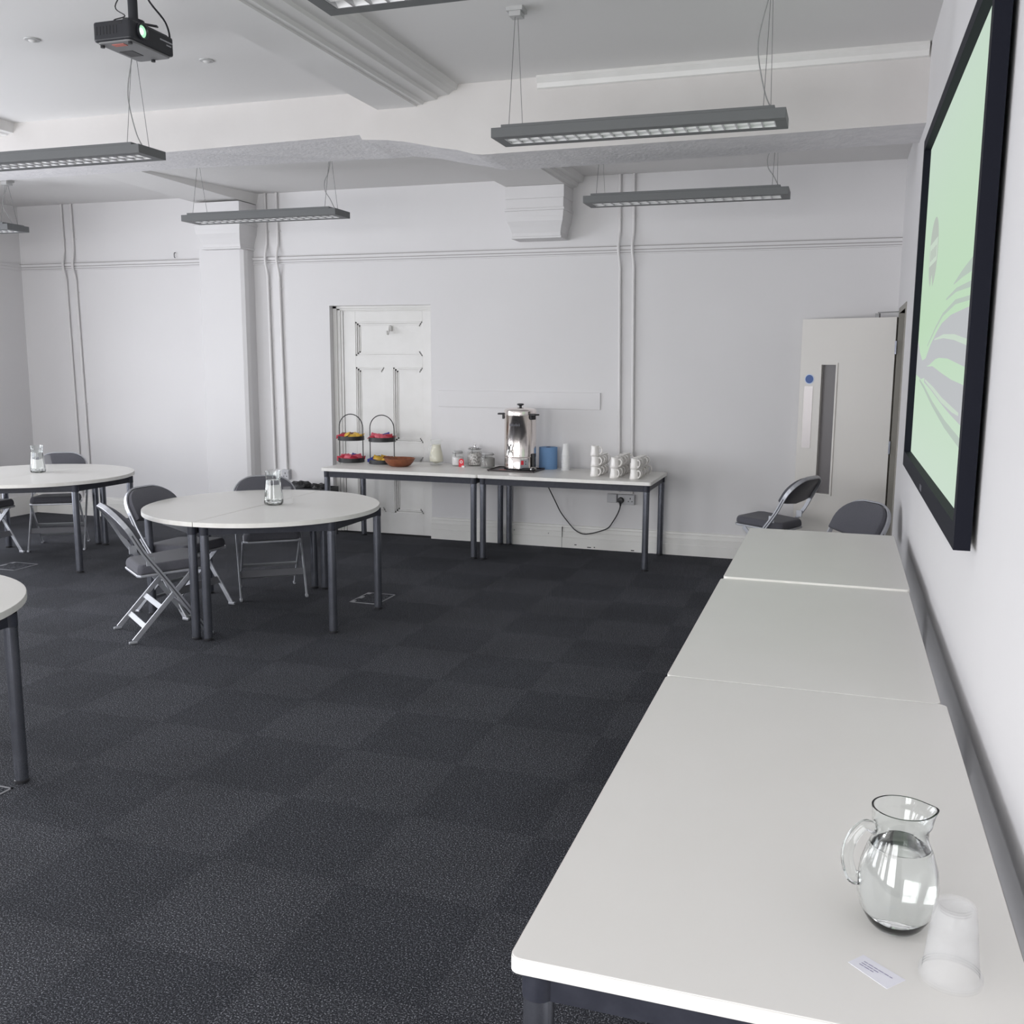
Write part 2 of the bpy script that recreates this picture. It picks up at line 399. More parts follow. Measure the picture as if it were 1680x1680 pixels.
obj('long_beam', MB().prism([(-3.215, 3.26), (-3.215, 3.152), (-2.69, 3.152), (-2.685, 3.165), (-2.65, 3.17), (-2.645, 3.20), (-2.60, 3.205), (-2.59, 3.26)], BY1, YB, 'y'), 'ceiling', ceil)

# picture rails
def rail_box(x0, x1):
    return MB().box(x0, x1, YB-.022, YB, 2.632, 2.655).box(x0, x1, YB-.012, YB, 2.60, 2.632).box(x0, x1, YB-.018, YB, 2.592, 2.602)
t1 = struct('trim_1', rail_box(XL, -6.42), 'wall'); t2 = struct('trim_2', rail_box(-5.90, 0), 'wall')
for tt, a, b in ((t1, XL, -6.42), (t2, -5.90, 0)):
    obj('dust_shade_top', MB().box(a, b, YB-.024, YB, 2.655, 2.660), 'dust_shade', tt)  # grey strip: dust plus a painted shadow line along the rail top
    obj('groove', MB().box(a, b, YB-.0125, YB-.011, 2.603, 2.608).box(a, b, YB-.0125, YB-.011, 2.624, 2.630), 'dust_shade', tt)  # thin grey strips paint shade into the creases of the rail
struct('trim_3', MB().box(XL, XL+.022, 6.9, YB, 2.632, 2.655).box(XL, XL+.012, 6.9, YB, 2.60, 2.632), 'wall')
# boxed-in board on the back wall
struct('trim_4', MB().box(-3.957, -2.412, YB-.014, YB, 1.255, 1.405), 'wall', bevel=.002)
# skirting boards
def skirt(x0, x1):
    return MB().prism([(YB, 0), (YB, .205), (YB-.012, .20), (YB-.014, .185), (YB-.022, .178), (YB-.024, .15), (YB-.03, .145), (YB-.03, .098), (YB-.036, .092), (YB-.036, 0)], x0, x1, 'x')
bb = struct('baseboard_back', skirt(-4.03, 0), 'skirt')
obj('baseboard_joint', MB().box(-2.74, -2.737, YB-.0365, YB-.02, 0, .19), 'dark', bb)
for x, wd, z in ((-2.62, .02, .028), (-2.50, .035, .012), (-2.44, .012, .015), (-2.1, .03, .01), (-1.99, .012, .012), (-3.2, .008, .13), (-2.87, .006, .12), (-3.5, .02, .008)):
    obj('scuff_mark', MB().box(x, x+wd, YB-.0368, YB-.036, z, z+.008), 'dark', bb)
struct('baseboard_left', MB().box(XL, XL+.03, YF, YB, 0, .2), 'skirt')
struct('baseboard_1', skirt(XL, -6.42), 'skirt'); struct('baseboard_2', skirt(-5.90, -5.085), 'skirt')
struct('baseboard_right', MB().box(-.03, 0, YF, RY0-.08, 0, .2), 'skirt')
struct('baseboard_3', MB().box(-6.43, -5.89, 8.36, 8.385, 0, .2), 'skirt')

# door 1: old panelled door, painted in
fy = YB+.085
d1 = struct('door_1', MB().box(-4.985, -4.075, fy+.035, fy+.06, 0, 2.14), 'gloss')
st = MB()
for a, b in ((-4.985, -4.86), (-4.16, -4.075), (-4.56, -4.465)):
    st.box(a, b, fy+.005, fy+.035, (0 if a != -4.56 else .21), (2.14 if a != -4.56 else 1.62))
for a, b in ((0, .21), (.76, .90), (1.61, 1.72), (2.04, 2.14)): st.box(-4.86, -4.16, fy+.0052, fy+.0352, a, b)
obj('stiles_and_rails', st, 'gloss', d1, bevel=.002)
for x0, x1, z0, z1 in ((-4.86, -4.16, 1.72, 2.04), (-4.86, -4.56, .90, 1.61), (-4.465, -4.16, .90, 1.61), (-4.86, -4.56, .21, .76), (-4.465, -4.16, .21, .76)):
    mm = MB()
    for k, (ins, y) in enumerate(((0, .012), (.016, .022), (.03, .031))):
        t = .013
        mm.box(x0+ins, x0+ins+t, fy+y, fy+.036, z0+ins, z1-ins).box(x1-ins-t, x1-ins, fy+y, fy+.036, z0+ins, z1-ins)
        mm.box(x0+ins, x1-ins, fy+y, fy+.036, z1-ins-t, z1-ins).box(x0+ins, x1-ins, fy+y, fy+.036, z0+ins, z0+ins+t)
    obj('panel_moulding', mm, 'gloss', d1)
arch = MB()
for a, b, y in ((-5.085, -5.045, fy-.02), (-5.045, -5.015, fy-.008), (-5.015, -4.99, fy+.002)):
    arch.box(a, b, y, fy+.09, 0, 2.19-(a+5.085)*.55)
arch.box(-4.07, -4.035, fy-.01, fy+.09, 0, 2.17)
arch.box(-5.085, -4.035, fy-.02, fy+.09, 2.165, 2.19).box(-5.045, -4.035, fy-.008, fy+.09, 2.15, 2.165).box(-5.0, -4.05, fy+.002, fy+.09, 2.14, 2.15)
obj('architrave', arch, 'gloss', d1, bevel=.002)
hk = obj('coat_hook', MB().tube(smoothpath([(-4.50, fy+.03, 2.0), (-4.50, fy-.0, 1.985), (-4.50, fy-.012, 1.95), (-4.50, fy-.02, 1.925), (-4.50, fy-.045, 1.93), (-4.50, fy-.05, 1.955)]), .008, 6).lathe([(.0, 0), (.02, .003), (.02, .05), (.0, .055)], (-4.50, fy+.02, 1.95), 8), 'gloss', d1)

# door 2: white flush door standing open against the back wall
hx, hy = -.020, 8.185
ang = math.atan2(8.50-hy, -.745-hx)
M2 = Matrix.Translation((hx, hy, 0)) @ Matrix.Rotation(ang, 4, 'Z')
def L2(mb): mb.v = [tuple(M2 @ Vector(q)) for q in mb.v]; return mb
# local x from hinge to free edge, local y: +y is the face towards the camera
W2 = .765
vx0, vx1, vz0, vz1 = W2-.305, W2-.185, .62, 1.665
lf = MB().box(0, vx0, -.044, 0, .01, 2.03).box(vx1, W2, -.044, 0, .01, 2.03).box(vx0, vx1, -.044, 0, .01, vz0).box(vx0, vx1, -.044, 0, vz1, 2.03)
d2 = struct('door_2', L2(lf), 'door')
bd = MB().box(vx0-.015, vx0, -.002, .008, vz0-.015, vz1+.015).box(vx1, vx1+.015, -.002, .008, vz0-.015, vz1+.015).box(vx0, vx1, -.002, .008, vz1, vz1+.015).box(vx0, vx1, -.002, .008, vz0-.015, vz0)
obj('vision_panel_bead', L2(bd), 'door', d2)
obj('pane', L2(MB().box(vx0, vx1, -.03, -.024, vz0, vz1)), 'pane', d2)
ps = obj('push_plate', L2(MB().prism(rrect(W2-.115, W2-.04, 0, 1, .004, 1), 0, .002, 'y')), 'plate', d2)
ps.data.clear_geometry()
pm = L2(MB().box(W2-.118, W2-.043, 0, .003, .985, 1.49)); ps.data.from_pydata(pm.v, [], pm.f)
sg = L2(MB().lathe([(0, 0), (.041, 0), (.041, .002), (0, .002)], n=28, smooth=False, m=Matrix.Translation((W2-.083, 0, 1.548)) @ Matrix.Rotation(-PI/2, 4, 'X')))
sgo = obj('door_sign', sg, 'signwhite', d2)
obj('sign_face', L2(MB().lathe([(0, 0), (.034, 0), (.034, .0012), (0, .0012)], n=28, smooth=False, m=Matrix.Translation((W2-.083, .002, 1.548)) @ Matrix.Rotation(-PI/2, 4, 'X'))), 'signblue', sgo)
for z in (1.80, 1.03, .25):
    obj('hinge', L2(MB().box(-.012, .001, -.046, .006, z-.05, z+.05)), 'leg', d2)
obj('door_edge', L2(MB().box(-.0015, 0, -.043, -.001, .012, 2.028)), 'olive', d2)
clo = obj('door_closer', L2(MB().box(.14, .17, -.03, .0, 2.03, 2.062)), 'flex', d2)
obj('closer_arm', L2(MB().beam((.155, -.015, 2.068), (-.01, -.10, 2.075), .008, .02).beam((-.01, -.10, 2.07), (-.02, -.16, 2.06), .01, .02)), 'flex', d2)
struct('trim_5', MB().box(-.006, .14, RY1-.012, RY1+.05, 0, RZ).box(-.006, .14, RY0-.05, RY0+.02, 0, RZ).box(-.006, .14, RY0-.05, RY1+.05, RZ-.0, RZ+.04), 'olive', bevel=.002)

# ================================================================ CONDUITS, SOCKETS
def conduit(xt, xb, zb, label, group='vertical conduits on the back wall'):
    t = thing('conduit_pipe', label, 'pipe', (xb, YB, zb), 0, group)
    def X(z): return (xt-xb)*(z-zb)/(3.255-zb)
    pts = [(X(3.255), -.0175, 3.255-zb), (X(2.95), -.0175, 2.95-zb), (X(2.80), -.018, 2.80-zb), (X(2.72)-.004, -.030, 2.72-zb), (X(2.66)-.008, -.040, 2.66-zb), (X(2.60)-.006, -.040, 2.60-zb), (X(2.53), -.028, 2.53-zb), (X(2.45)+.002, -.0175, 2.45-zb), (X(2.3), -.0175, 2.3-zb), (0, -.0175, 0)]
    obj('pipe', MB().tube(smoothpath(pts, 5), .0125, 10), 'pipe', t)
    for z in (2.90, 2.36, 1.86, 1.2):
        x = X(z)
        obj('saddle_clip', MB().box(x-.026, x+.026, -.006, -.0005, z-zb-.009, z-zb+.009).lathe([(.016, z-zb-.009), (.016, z-zb+.009)], (x, -.0175, 0), 10), 'pipe', t)
    return t
conduit(-8.173, -8.125, .10, 'painted conduit left of the pair nearest the left wall')
conduit(-8.05, -8.0, .10, 'painted conduit right of the pair nearest the left wall')
conduit(-5.745, -5.72, .60, 'painted conduit just right of the wall pilaster')
conduit(-5.62, -5.59, .60, 'painted conduit second to the right of the wall pilaster')
conduit(-2.275, -2.222, .535, 'painted conduit above the left end of the sockets, under the urn table')
conduit(-2.154, -2.105, .52, 'painted conduit above the right end of the sockets, behind the mugs')

def socket_box(x0, x1, z0, z1, label, pins=True, face=True):
    t = thing('wall_socket', label, 'socket', ((x0+x1)/2, YB, z0), 0, 'wall sockets at the back wall')
    h, z = (x1-x0)/2, z1-z0
    obj('back_box', MB().box(-h, h, -.042, 0, 0, z), 'socket', t, bevel=.003)
    fp = obj('face_plate', MB().box(-h+.002, h-.002, -.052, -.042, .002, z-.002), 'socket', t, bevel=.003)
    if pins:
        for cx in ((-h/2, h/2) if h > .05 else (0,)):
            pn = MB().box(cx-.004, cx+.004, -.0526, -.052, z*.55, z*.72)
            for s in (-1, 1): pn.box(cx+s*.016-.005, cx+s*.016+.005, -.0526, -.052, z*.30, z*.38)
            obj('pin_holes', pn, 'dark', fp)
            obj('rocker_switch', MB().box(cx+.022, cx+.030, -.056, -.052, z*.62, z*.80), 'socket', fp)
    return t
socket_box(-2.325, -2.235, .437, .515, 'blank double plate left of the plugged-in socket', False)
socket_box(-2.228, -2.075, .425, .515, 'white double socket with the black urn plug in it')
socket_box(-5.63, -5.55, .50, .60, 'small white socket at the foot of the conduits near the pilaster')
# urn cable and plug
t = thing('power_cable', 'black cable looping from the urn table to the wall socket', 'cable', (-2.19, 8.48, .46))
cb = [(-2.88, 8.30, .70), (-2.86, 8.40, .60), (-2.80, 8.47, .44), (-2.74, 8.485, .32), (-2.645, 8.49, .205), (-2.60, 8.49, .165), (-2.536, 8.49, .140), (-2.46, 8.49, .150), (-2.378, 8.49, .175), (-2.305, 8.488, .21), (-2.262, 8.485, .27), (-2.222, 8.48, .34), (-2.20, 8.475, .40), (-2.196, 8.470, .44)]
cb = [(a+2.19, b-8.48, c-.46) for a, b, c in cb]
obj('flex', MB().tube(smoothpath(cb), .0052, 8), 'foot', t)
obj('plug', MB().lathe([(0, 0), (.026, 0), (.028, .004), (.028, .022), (.022, .032), (0, .034)], n=20, m=Matrix.Translation((-.006, .015, .005)) @ Matrix.Rotation(PI/2, 4, 'X')).tube([(-.006, -.008, -.01), (-.006, -.008, -.045)], [.012, .007], 8), 'foot', t)
# small nail hook above the left picture rail
tag(obj('wall_hook', MB().tube(smoothpath([(0, 0, .04), (0, -.02, .035), (0, -.022, .0), (0, -.01, -.01)]), .004, 6), 'foot', None, (-6.80, YB-.001, 2.69)), 'tiny hook on the wall above the picture rail left of the pilaster', 'hook')

# ================================================================ CEILING FITTINGS
LL, LWD = 1.53, .25
def make_lamp(name, label, loc, L=LL, group='grey pendant strip lights', ceilz=3.55, right_flex=True, canopy=True):
    t = thing(name, label, 'pendant light', loc, 0, group)
    h, wd = L/2, LWD/2
    ho = MB()
    fr = .058
    ho.box(-h, h, -wd, -wd+fr, 0, .05).box(-h, h, wd-fr, wd, 0, .05).box(-h, -h+fr*.95, -wd+fr, wd-fr, 0, .05).box(h-fr*.95, h, -wd+fr, wd-fr, 0, .05)
    ho.box(-h+.055, h-.055, -wd+.002, wd-.002, .05, .064)
    obj('housing', ho, 'lampgrey', t, bevel=.0015)
    a, b = h-fr*.95, wd-fr
    re = MB().add([(-a, -b, .002), (a, -b, .002), (a, -b*.35, .042), (-a, -b*.35, .042)], [(0, 1, 2, 3)])
    re.add([(-a, b, .002), (a, b, .002), (a, b*.35, .042), (-a, b*.35, .042)], [(0, 3, 2, 1)])
    re.add([(-a, -.012, .006), (a, -.012, .006), (a, -b*.35, .042), (-a, -b*.35, .042)], [(0, 3, 2, 1)])
    re.add([(-a, .012, .006), (a, .012, .006), (a, b*.35, .042), (-a, b*.35, .042)], [(0, 1, 2, 3)])
    re.box(-a, a, -.012, .012, .004, .008)
    obj('reflector', re, 'reflector', t)
    n = max(3, round(2*a/.066))
    blade = None
    for i in range(n+1):
        x = -a+2*a*i/n
        if blade is None:
            blade = obj('louvre_blade', MB().prism([(-.0045, .001), (.0045, .001), (.0012, .034), (-.0012, .034)], -b, b, 'y'), 'louvre', t, (x, 0, 0))
        else:
            share('louvre_blade', blade, t, (x, 0, 0))
    H = ceilz-loc[2]
    for s in (-1, 1):
        x = s*(h-.10)
        if canopy: obj('ceiling_canopy', MB().prism([(x-.045, -.045), (x+.045, -.045), (x+.045, .045), (x-.045, .045)], H-.02, H).prism([(x-.032, -.035), (x+.032, -.035), (x+.032, .035), (x-.032, .035)], H-.045, H-.02), 'canopy', t)
        for q in (-1, 1):
            obj('suspension_wire', MB().tube([(x+q*.004, q*.012, H-(.045 if canopy else 0)), (x+q*.012, q*.085, .064)], .0018, 5), 'wire', t)
        if s == 1 and right_flex:
            obj('supply_flex', MB().tube(smoothpath([(x, 0, H-(.045 if canopy else 0)), (x-.02, 0, H-.10), (x-.055, .0, H*.62), (x-.05, .0, H*.45), (x-.01, 0, .14), (x+.03, 0, .064)]), .0035, 6), 'flex', t)
    return t
make_lamp('pendant_light', 'grey louvred strip light in front of the cross beam, right of centre', (-1.49, 5.33, 2.87))
make_lamp('pendant_light', 'grey louvred strip light nearest the camera, cut off by the top edge', (-1.385, 3.13, 2.87))
make_lamp('pendant_light', 'grey louvred strip light hanging below the projector, at the left edge', (-5.19, 5.2, 2.895))
make_lamp('pendant_light', 'grey louvred strip light behind the beam, left of the open door', (-1.52, 7.25, 2.81), L=1.43, ceilz=3.255, canopy=False)
make_lamp('pendant_light', 'grey louvred strip light in front of the pilaster corbel', (-4.95, 7.25, 2.81), L=1.43, ceilz=3.255, canopy=False)
make_lamp('pendant_light', 'end of a grey strip light by the left wall corner', (-8.10, 7.25, 2.81), L=1.22, ceilz=3.255)

for (x, y), lab in (((-5.05, 4.96), 'round ceiling detector left of the projector'), ((-4.31, 5.62), 'round ceiling detector right of the projector')):
    t = thing('ceiling_detector', lab, 'smoke detector', (x, y, 3.55), 0, 'round fittings on the near ceiling')
    obj('base_ring', MB().lathe([(0, -.008), (.034, -.008), (.043, -.006), (.046, 0), (0, 0)], n=28), 'canopy', t)
    obj('grille', MB().lathe([(0, -.016), (.016, -.015), (.024, -.008), (0, -.008)], n=20), 'ceiling', t)

# projector
PX, PY, PZ = -3.605, 4.05, 3.105
t = thing('projector', 'black ceiling projector with glowing green lens', 'projector', (PX, PY, PZ))
D = t
bd = MB().prism(rrect(-.105, .105, -.155, .155, .02, 4), .004, .088)
obj('body', bd, 'black', t, bevel=.008)
obj('underside', MB().prism(rrect(-.092, .092, -.145, .145, .02, 4), -.004, .006), 'greyunder', t, bevel=.004)
obj('lid', MB().prism(rrect(-.098, .085, -.10, .148, .02, 4), .086, .100), 'black', t, bevel=.006)
LM = Matrix.Translation((.104, -.078, .052)) @ Matrix.Rotation(PI/2, 4, 'Y')
lr = obj('lens_ring', MB().lathe([(.024, -.004), (.037, -.004), (.037, .010), (.031, .013), (.024, .0)], n=28, closed=True, m=LM), 'black', t)
obj('lens', MB().lathe([(0, .002), (.016, .0055), (.030, .003), (.030, -.002), (0, -.002)], n=28, m=LM), 'lens', lr)
obj('lens_glow', MB().lathe([(0, .007), (.012, .0065), (.015, .005), (0, .005)], n=24, m=Matrix.Translation((.104, -.086, .050)) @ Matrix.Rotation(PI/2, 4, 'Y')), 'lenscore', lr)
vt = MB()
for i in range(7): vt.box(-.085+i*.018, -.077+i*.018, -.1562, -.155, .03, .065)
obj('side_vents', vt, 'foot', t)
obj('vent_recess', MB().box(-.01, .06, -.1558, -.155, .068, .08), 'foot', t)
lg = MB()
for i in range(9): lg.box(.105, .1058, .050+i*.0105, .0575+i*.0105, .055, .061)
for i in range(4): lg.box(.105, .1058, .095+i*.009, .1015+i*.009, .040, .0455)
obj('pale_lettering', lg, 'logo', t)
obj('red_sticker', MB().box(-.03, .035, -.12, -.09, -.006, -.004), 'pinkink', t)
obj('dark_hatch', MB().box(-.07, .0, -.02, .06, -.0055, -.004), 'foot', t)
for x, y in ((-.08, -.12), (.08, -.13), (0, .13)):
    obj('adjustable_foot', MB().lathe([(0, -.012), (.010, -.012), (.010, 0), (0, 0)], (x, y, -.002), 12), 'foot', t)
obj('mount_pole', MB().lathe([(.022, 0), (.022, .345)], (0, .0, .10), 16), 'black', t)
for a in (20, 110, 200, 290):
    ca, sa = math.cos(math.radians(a)), math.sin(math.radians(a))
    obj('mount_arm', MB().beam((0, 0, .125), (ca*.11, sa*.11, .108), .006, .022), 'black', t)
obj('mount_plate', MB().lathe([(0, 0), (.05, 0), (.05, .012), (0, .012)], (0, 0, .118), 16).box(-.06, .06, -.06, .06, .435, .445), 'black', t)
obj('signal_cable', MB().tube(smoothpath([(.02, .14, .05), (.05, .19, .09), (.07, .14, .16), (.045, .05, .24), (.03, .03, .34), (.025, .025, .445)]), .005, 6), 'foot', t)
obj('signal_cable', MB().tube(smoothpath([(-.06, -.05, .10), (-.075, -.04, .13), (-.03, -.02, .15), (-.09, -.01, .2), (-.03, .0, .3), (-.025, .0, .44)]), .003, 6), 'foot', t)

# projection screen on the right wall
t = thing('projection_screen', 'large black framed screen showing a pale green picture on the right wall', 'screen', (0, 4.35, 1.15))
SY0, SY1, SZ0, SZ1 = 3.075, 5.62, 1.152, 2.800
XF, XS, XB = -.062, -.030, -.016
oy, oz = 4.35, 1.15
fb = .052
fr = MB()
fr.box(XF, XB, SY0-oy, SY0+fb-oy, SZ0-oz, SZ1-oz).box(XF, XB, SY1-fb-oy, SY1-oy, SZ0-oz, SZ1-oz)
fr.box(XF, XB, SY0+fb-oy, SY1-fb-oy, SZ0-oz, SZ0+.075-oz).box(XF, XB, SY0+fb-oy, SY1-fb-oy, SZ1-fb-oz, SZ1-oz)
obj('frame', fr, 'velvet', t)
obj('wall_mount', MB().box(-.0155, -.0005, SY0+.5-oy, SY1-.5-oy, SZ0+.3-oz, SZ1-.3-oz), 'velvet', t)
obj('backing', MB().box(-.022, XB+.0005, SY0+.01-oy, SY1-.01-oy, SZ0+.01-oz, SZ1-.01-oz), 'velvet', t)
sc = obj('picture', MB().box(XS, -.0222, SY0+fb-oy, SY1-fb-oy, SZ0+.075-oz, SZ1-fb-oz), 'screen', t)
mr.inputs[1].default_value = 0.0; mr.inputs[2].default_value = 1.6
def flatpoly(name, pts, m, lift):
    mb = MB().prism([(y-oy, z-oz) for y, z in pts], XS-lift, XS-lift+.0004, 'x')
    return obj(name, mb, m, sc)
def band(up_, lo_):
    return up_+lo_[::-1]
yn = SY0+fb+.001
flatpoly('ribbon', band([(5.565, 1.80), (5.4, 1.74), (5.2, 1.70), (5.0, 1.71)], [(5.565, 1.63), (5.4, 1.62), (5.2, 1.61), (5.0, 1.62)]), 'ribbon', .0006)
flatpoly('ribbon', band([(5.0, 1.712), (4.78, 1.77), (4.5, 1.82), (4.32, 1.845), (3.98, 1.864), (3.45, 1.866), (yn, 1.86)], [(5.0, 1.67), (4.78, 1.68), (4.5, 1.705), (4.32, 1.71), (3.98, 1.706), (3.45, 1.68), (yn, 1.66)]), 'ribbon', .0006)
flatpoly('ribbon', band([(5.0, 1.672), (4.61, 1.675), (4.17, 1.65), (3.81, 1.632), (3.44, 1.622), (yn, 1.60)], [(5.0, 1.60), (4.61, 1.575), (4.17, 1.54), (3.81, 1.515), (3.44, 1.495), (yn, 1.47)]), 'ribbon', .0006)
flatpoly('ribbon', band([(5.3, 1.61), (5.0, 1.585), (4.5, 1.53), (3.93, 1.482), (3.45, 1.455), (yn, 1.43)], [(5.3, 1.600), (5.0, 1.57), (4.5, 1.51), (3.93, 1.455), (3.45, 1.425), (yn, 1.39)]), 'ribbon2', .0006)
flatpoly('pale_highlight', band([(4.95, 1.615), (4.5, 1.59), (4.1, 1.56), (3.7, 1.54), (3.5, 1.53)], [(4.95, 1.605), (4.5, 1.572), (4.1, 1.54), (3.7, 1.522), (3.5, 1.52)]), 'emblemlight', .0012)
flatpoly('pale_highlight', band([(4.6, 1.79), (4.2, 1.80), (3.8, 1.79), (3.4, 1.765)], [(4.6, 1.785), (4.2, 1.785), (3.8, 1.77), (3.4, 1.745)]), 'emblemlight', .0012)
for pu, pl in (([(3.95, 1.975), (3.7, 2.0), (3.4, 2.02), (yn, 2.03)], [(3.95, 1.970), (3.7, 1.975), (3.4, 1.975), (yn, 1.975)]),
               ([(4.2, 1.935), (3.85, 1.952), (3.4, 1.945), (yn, 1.94)], [(4.2, 1.928), (3.85, 1.938), (3.4, 1.925), (yn, 1.915)]),
               ([(4.95, 1.77), (4.6, 1.84), (4.3, 1.885), (3.85, 1.912), (3.4, 1.90)], [(4.95, 1.762), (4.6, 1.828), (4.3, 1.872), (3.85, 1.895), (3.4, 1.885)])):
    flatpoly('ribbon_streak', band(pu, pl), 'ribbon2', .0006)
ec, ez, er = 4.97, 2.185, .155
C0 = [(ec+1.45*(y-ec), z) for y, z in arc(ec, ez, er, 0, 2*PI, 40)[:-1]]
flatpoly('emblem', C0, 'emblem', .0006)
flatpoly('emblem_band', [(ec-.195, ez-.05), (ec+.195, ez-.05), (ec+.20, ez+.05), (ec-.20, ez+.05)], 'emblemlight', .0012)
for k in range(4):
    flatpoly('emblem_lettering', [(ec-.15+k*.08, ez-.03), (ec-.10+k*.08, ez-.03), (ec-.10+k*.08, ez+.02), (ec-.15+k*.08, ez+.02)], 'emblem', .0018)
flatpoly('emblem_notch', [(ec-.06, ez-.16), (ec+.06, ez-.16), (ec+.03, ez-.115), (ec+.0, ez-.10), (ec-.03, ez-.12)], 'screen', .0018)
lgm = MB()
for i in range(5): lgm.box(XF-.0008, XF, 4.33+i*.018-oy, 4.343+i*.018-oy, 1.165-oz, 1.190-oz)
obj('frame_logo', lgm, 'darklogo', t)

# ================================================================ TABLES
TT = .73
def leg_mb(top=.70):
    return MB().lathe([(.0265, .016), (.0265, top)], n=20)
def add_leg(t, x, y, top=.70):
    lg = obj('leg', leg_mb(top), 'leg', t, (x, y, 0))
    obj('foot_cap', MB().lathe([(0, 0), (.022, 0), (.028, .003), (.028, .012), (.024, .016), (.0255, .020), (0, .020)], n=20), 'foot', lg)
    obj('collar', MB().lathe([(.0285, top-.052), (.0285, top)], n=20), 'rail', lg)
    return lg
def half_round(name, label, cx, cy, sgn, group):
    t = thing(name, label, 'table', (cx, cy, 0), 0, group)
    r = .765
    poly = [(0.0025*sgn, -r)]+[(r*math.sin(a)*sgn, -r*math.cos(a)) for a in [PI*i/40 for i in range(1, 40)]]+[(0.0025*sgn, r)]
    if sgn < 0: poly = poly[::-1]
    obj('tabletop', MB().prism(poly, TT-.0285, TT), 'laminate', t, bevel=.002)
    # pale edge band, a hair proud of the board
    ring = [(0.0025*sgn, -r)]+[(r*math.sin(a)*sgn, -r*math.cos(a)) for a in [PI*i/40 for i in range(1, 40)]]+[(0.0025*sgn, r)]
    mb = MB(); vs = []
    for x, y in ring:
        k = 1.0012
        vs += [(x*k, y*k, TT-.0275), (x*k, y*k, TT-.0015)]
    fs = [(2*i, 2*i+2, 2*i+3, 2*i+1) if sgn > 0 else (2*i, 2*i+1, 2*i+3, 2*i+2) for i in range(len(ring)-1)]
    obj('edge_band', mb.add(vs, fs), 'edge', t)
    P = [(.042*sgn, -.715), (.675*sgn, -.315), (.675*sgn, .315), (.042*sgn, .715)]
    for x, y in P: add_leg(t, x, y)
    for a, b in ((0, 1), (1, 2), (2, 3), (3, 0)):
        p, q = Vector((*P[a], .674)), Vector((*P[b], .674))
        obj('frame_rail', MB().beam(p, q, .05, .028), 'rail', t)
    return t
g = 'half-round tables pushed together into round tables'
AX, AY = -4.0, 5.615
half_round('half_round_table', 'right half of the round table in front of the pilaster, jug near its seam', AX, AY, 1, g)
half_round('half_round_table', 'left half of the round table with the grey chairs tucked under it', AX, AY, -1, g)
BX, BY = -6.735, 6.49
half_round('half_round_table', 'right half of the round table farthest left', BX, BY, 1, g)
half_round('half_round_table', 'left half of the round table farthest left, under the jug', BX, BY, -1, g)
half_round('half_round_table', 'curved cream table end poking in at the left edge nearest the camera', -4.12, 2.62, 1, g)

def rect_table(label, x0, x1, y0, y1, top, group, rc=.018, collar=True):
    t = thing('rectangular_table', label, 'table', ((x0+x1)/2, (y0+y1)/2, 0), 0, group)
    a, b = (x1-x0)/2, (y1-y0)/2
    obj('tabletop', MB().prism(rrect(-a, a, -b, b, rc, 4), top-.0285, top), 'laminate', t, bevel=.0015)
    vs = []; rp = rrect(-a-.0008, a+.0008, -b-.0008, b+.0008, rc, 4)
    for x, y in rp: vs += [(x, y, top-.0275), (x, y, top-.0015)]
    n = len(rp)
    obj('edge_band', MB().add(vs, [(2*i, 2*((i+1) % n), 2*((i+1) % n)+1, 2*i+1) for i in range(n)]), 'edge', t)
    lt = top-.03
    for sx, sy in ((-1, -1), (1, -1), (1, 1), (-1, 1)):
        add_leg(t, sx*(a-.04), sy*(b-.04), lt)
    for p, q in (((-a+.04, -b+.04), (a-.04, -b+.04)), ((-a+.04, b-.04), (a-.04, b-.04)), ((-a+.04, -b+.04), (-a+.04, b-.04)), ((a-.04, -b+.04), (a-.04, b-.04))):
        obj('frame_rail', MB().beam((*p, lt-.027), (*q, lt-.027), .052, .03), 'rail', t)
    return t
g = 'cream tables in a row along the right wall'
rect_table('cream rectangular table nearest the camera along the right wall, glass jug on it', -.862, -.064, 1.40, 2.932, .73, g)
rect_table('middle cream table of the row along the right wall', -.862, -.078, 2.936, 4.385, .73, g)
rect_table('farthest cream table of the row along the right wall, standing slightly higher', -.852, -.074, 4.388, 5.76, .739, g)
g = 'refreshment tables at the back wall'
rect_table('cream table with the snack stands, wooden bowl and jars', -4.755, -3.277, 7.725, 8.505, .73, g)
rect_table('cream table with the steel urn and the white mugs', -3.272, -1.795, 7.725, 8.505, .73, g)

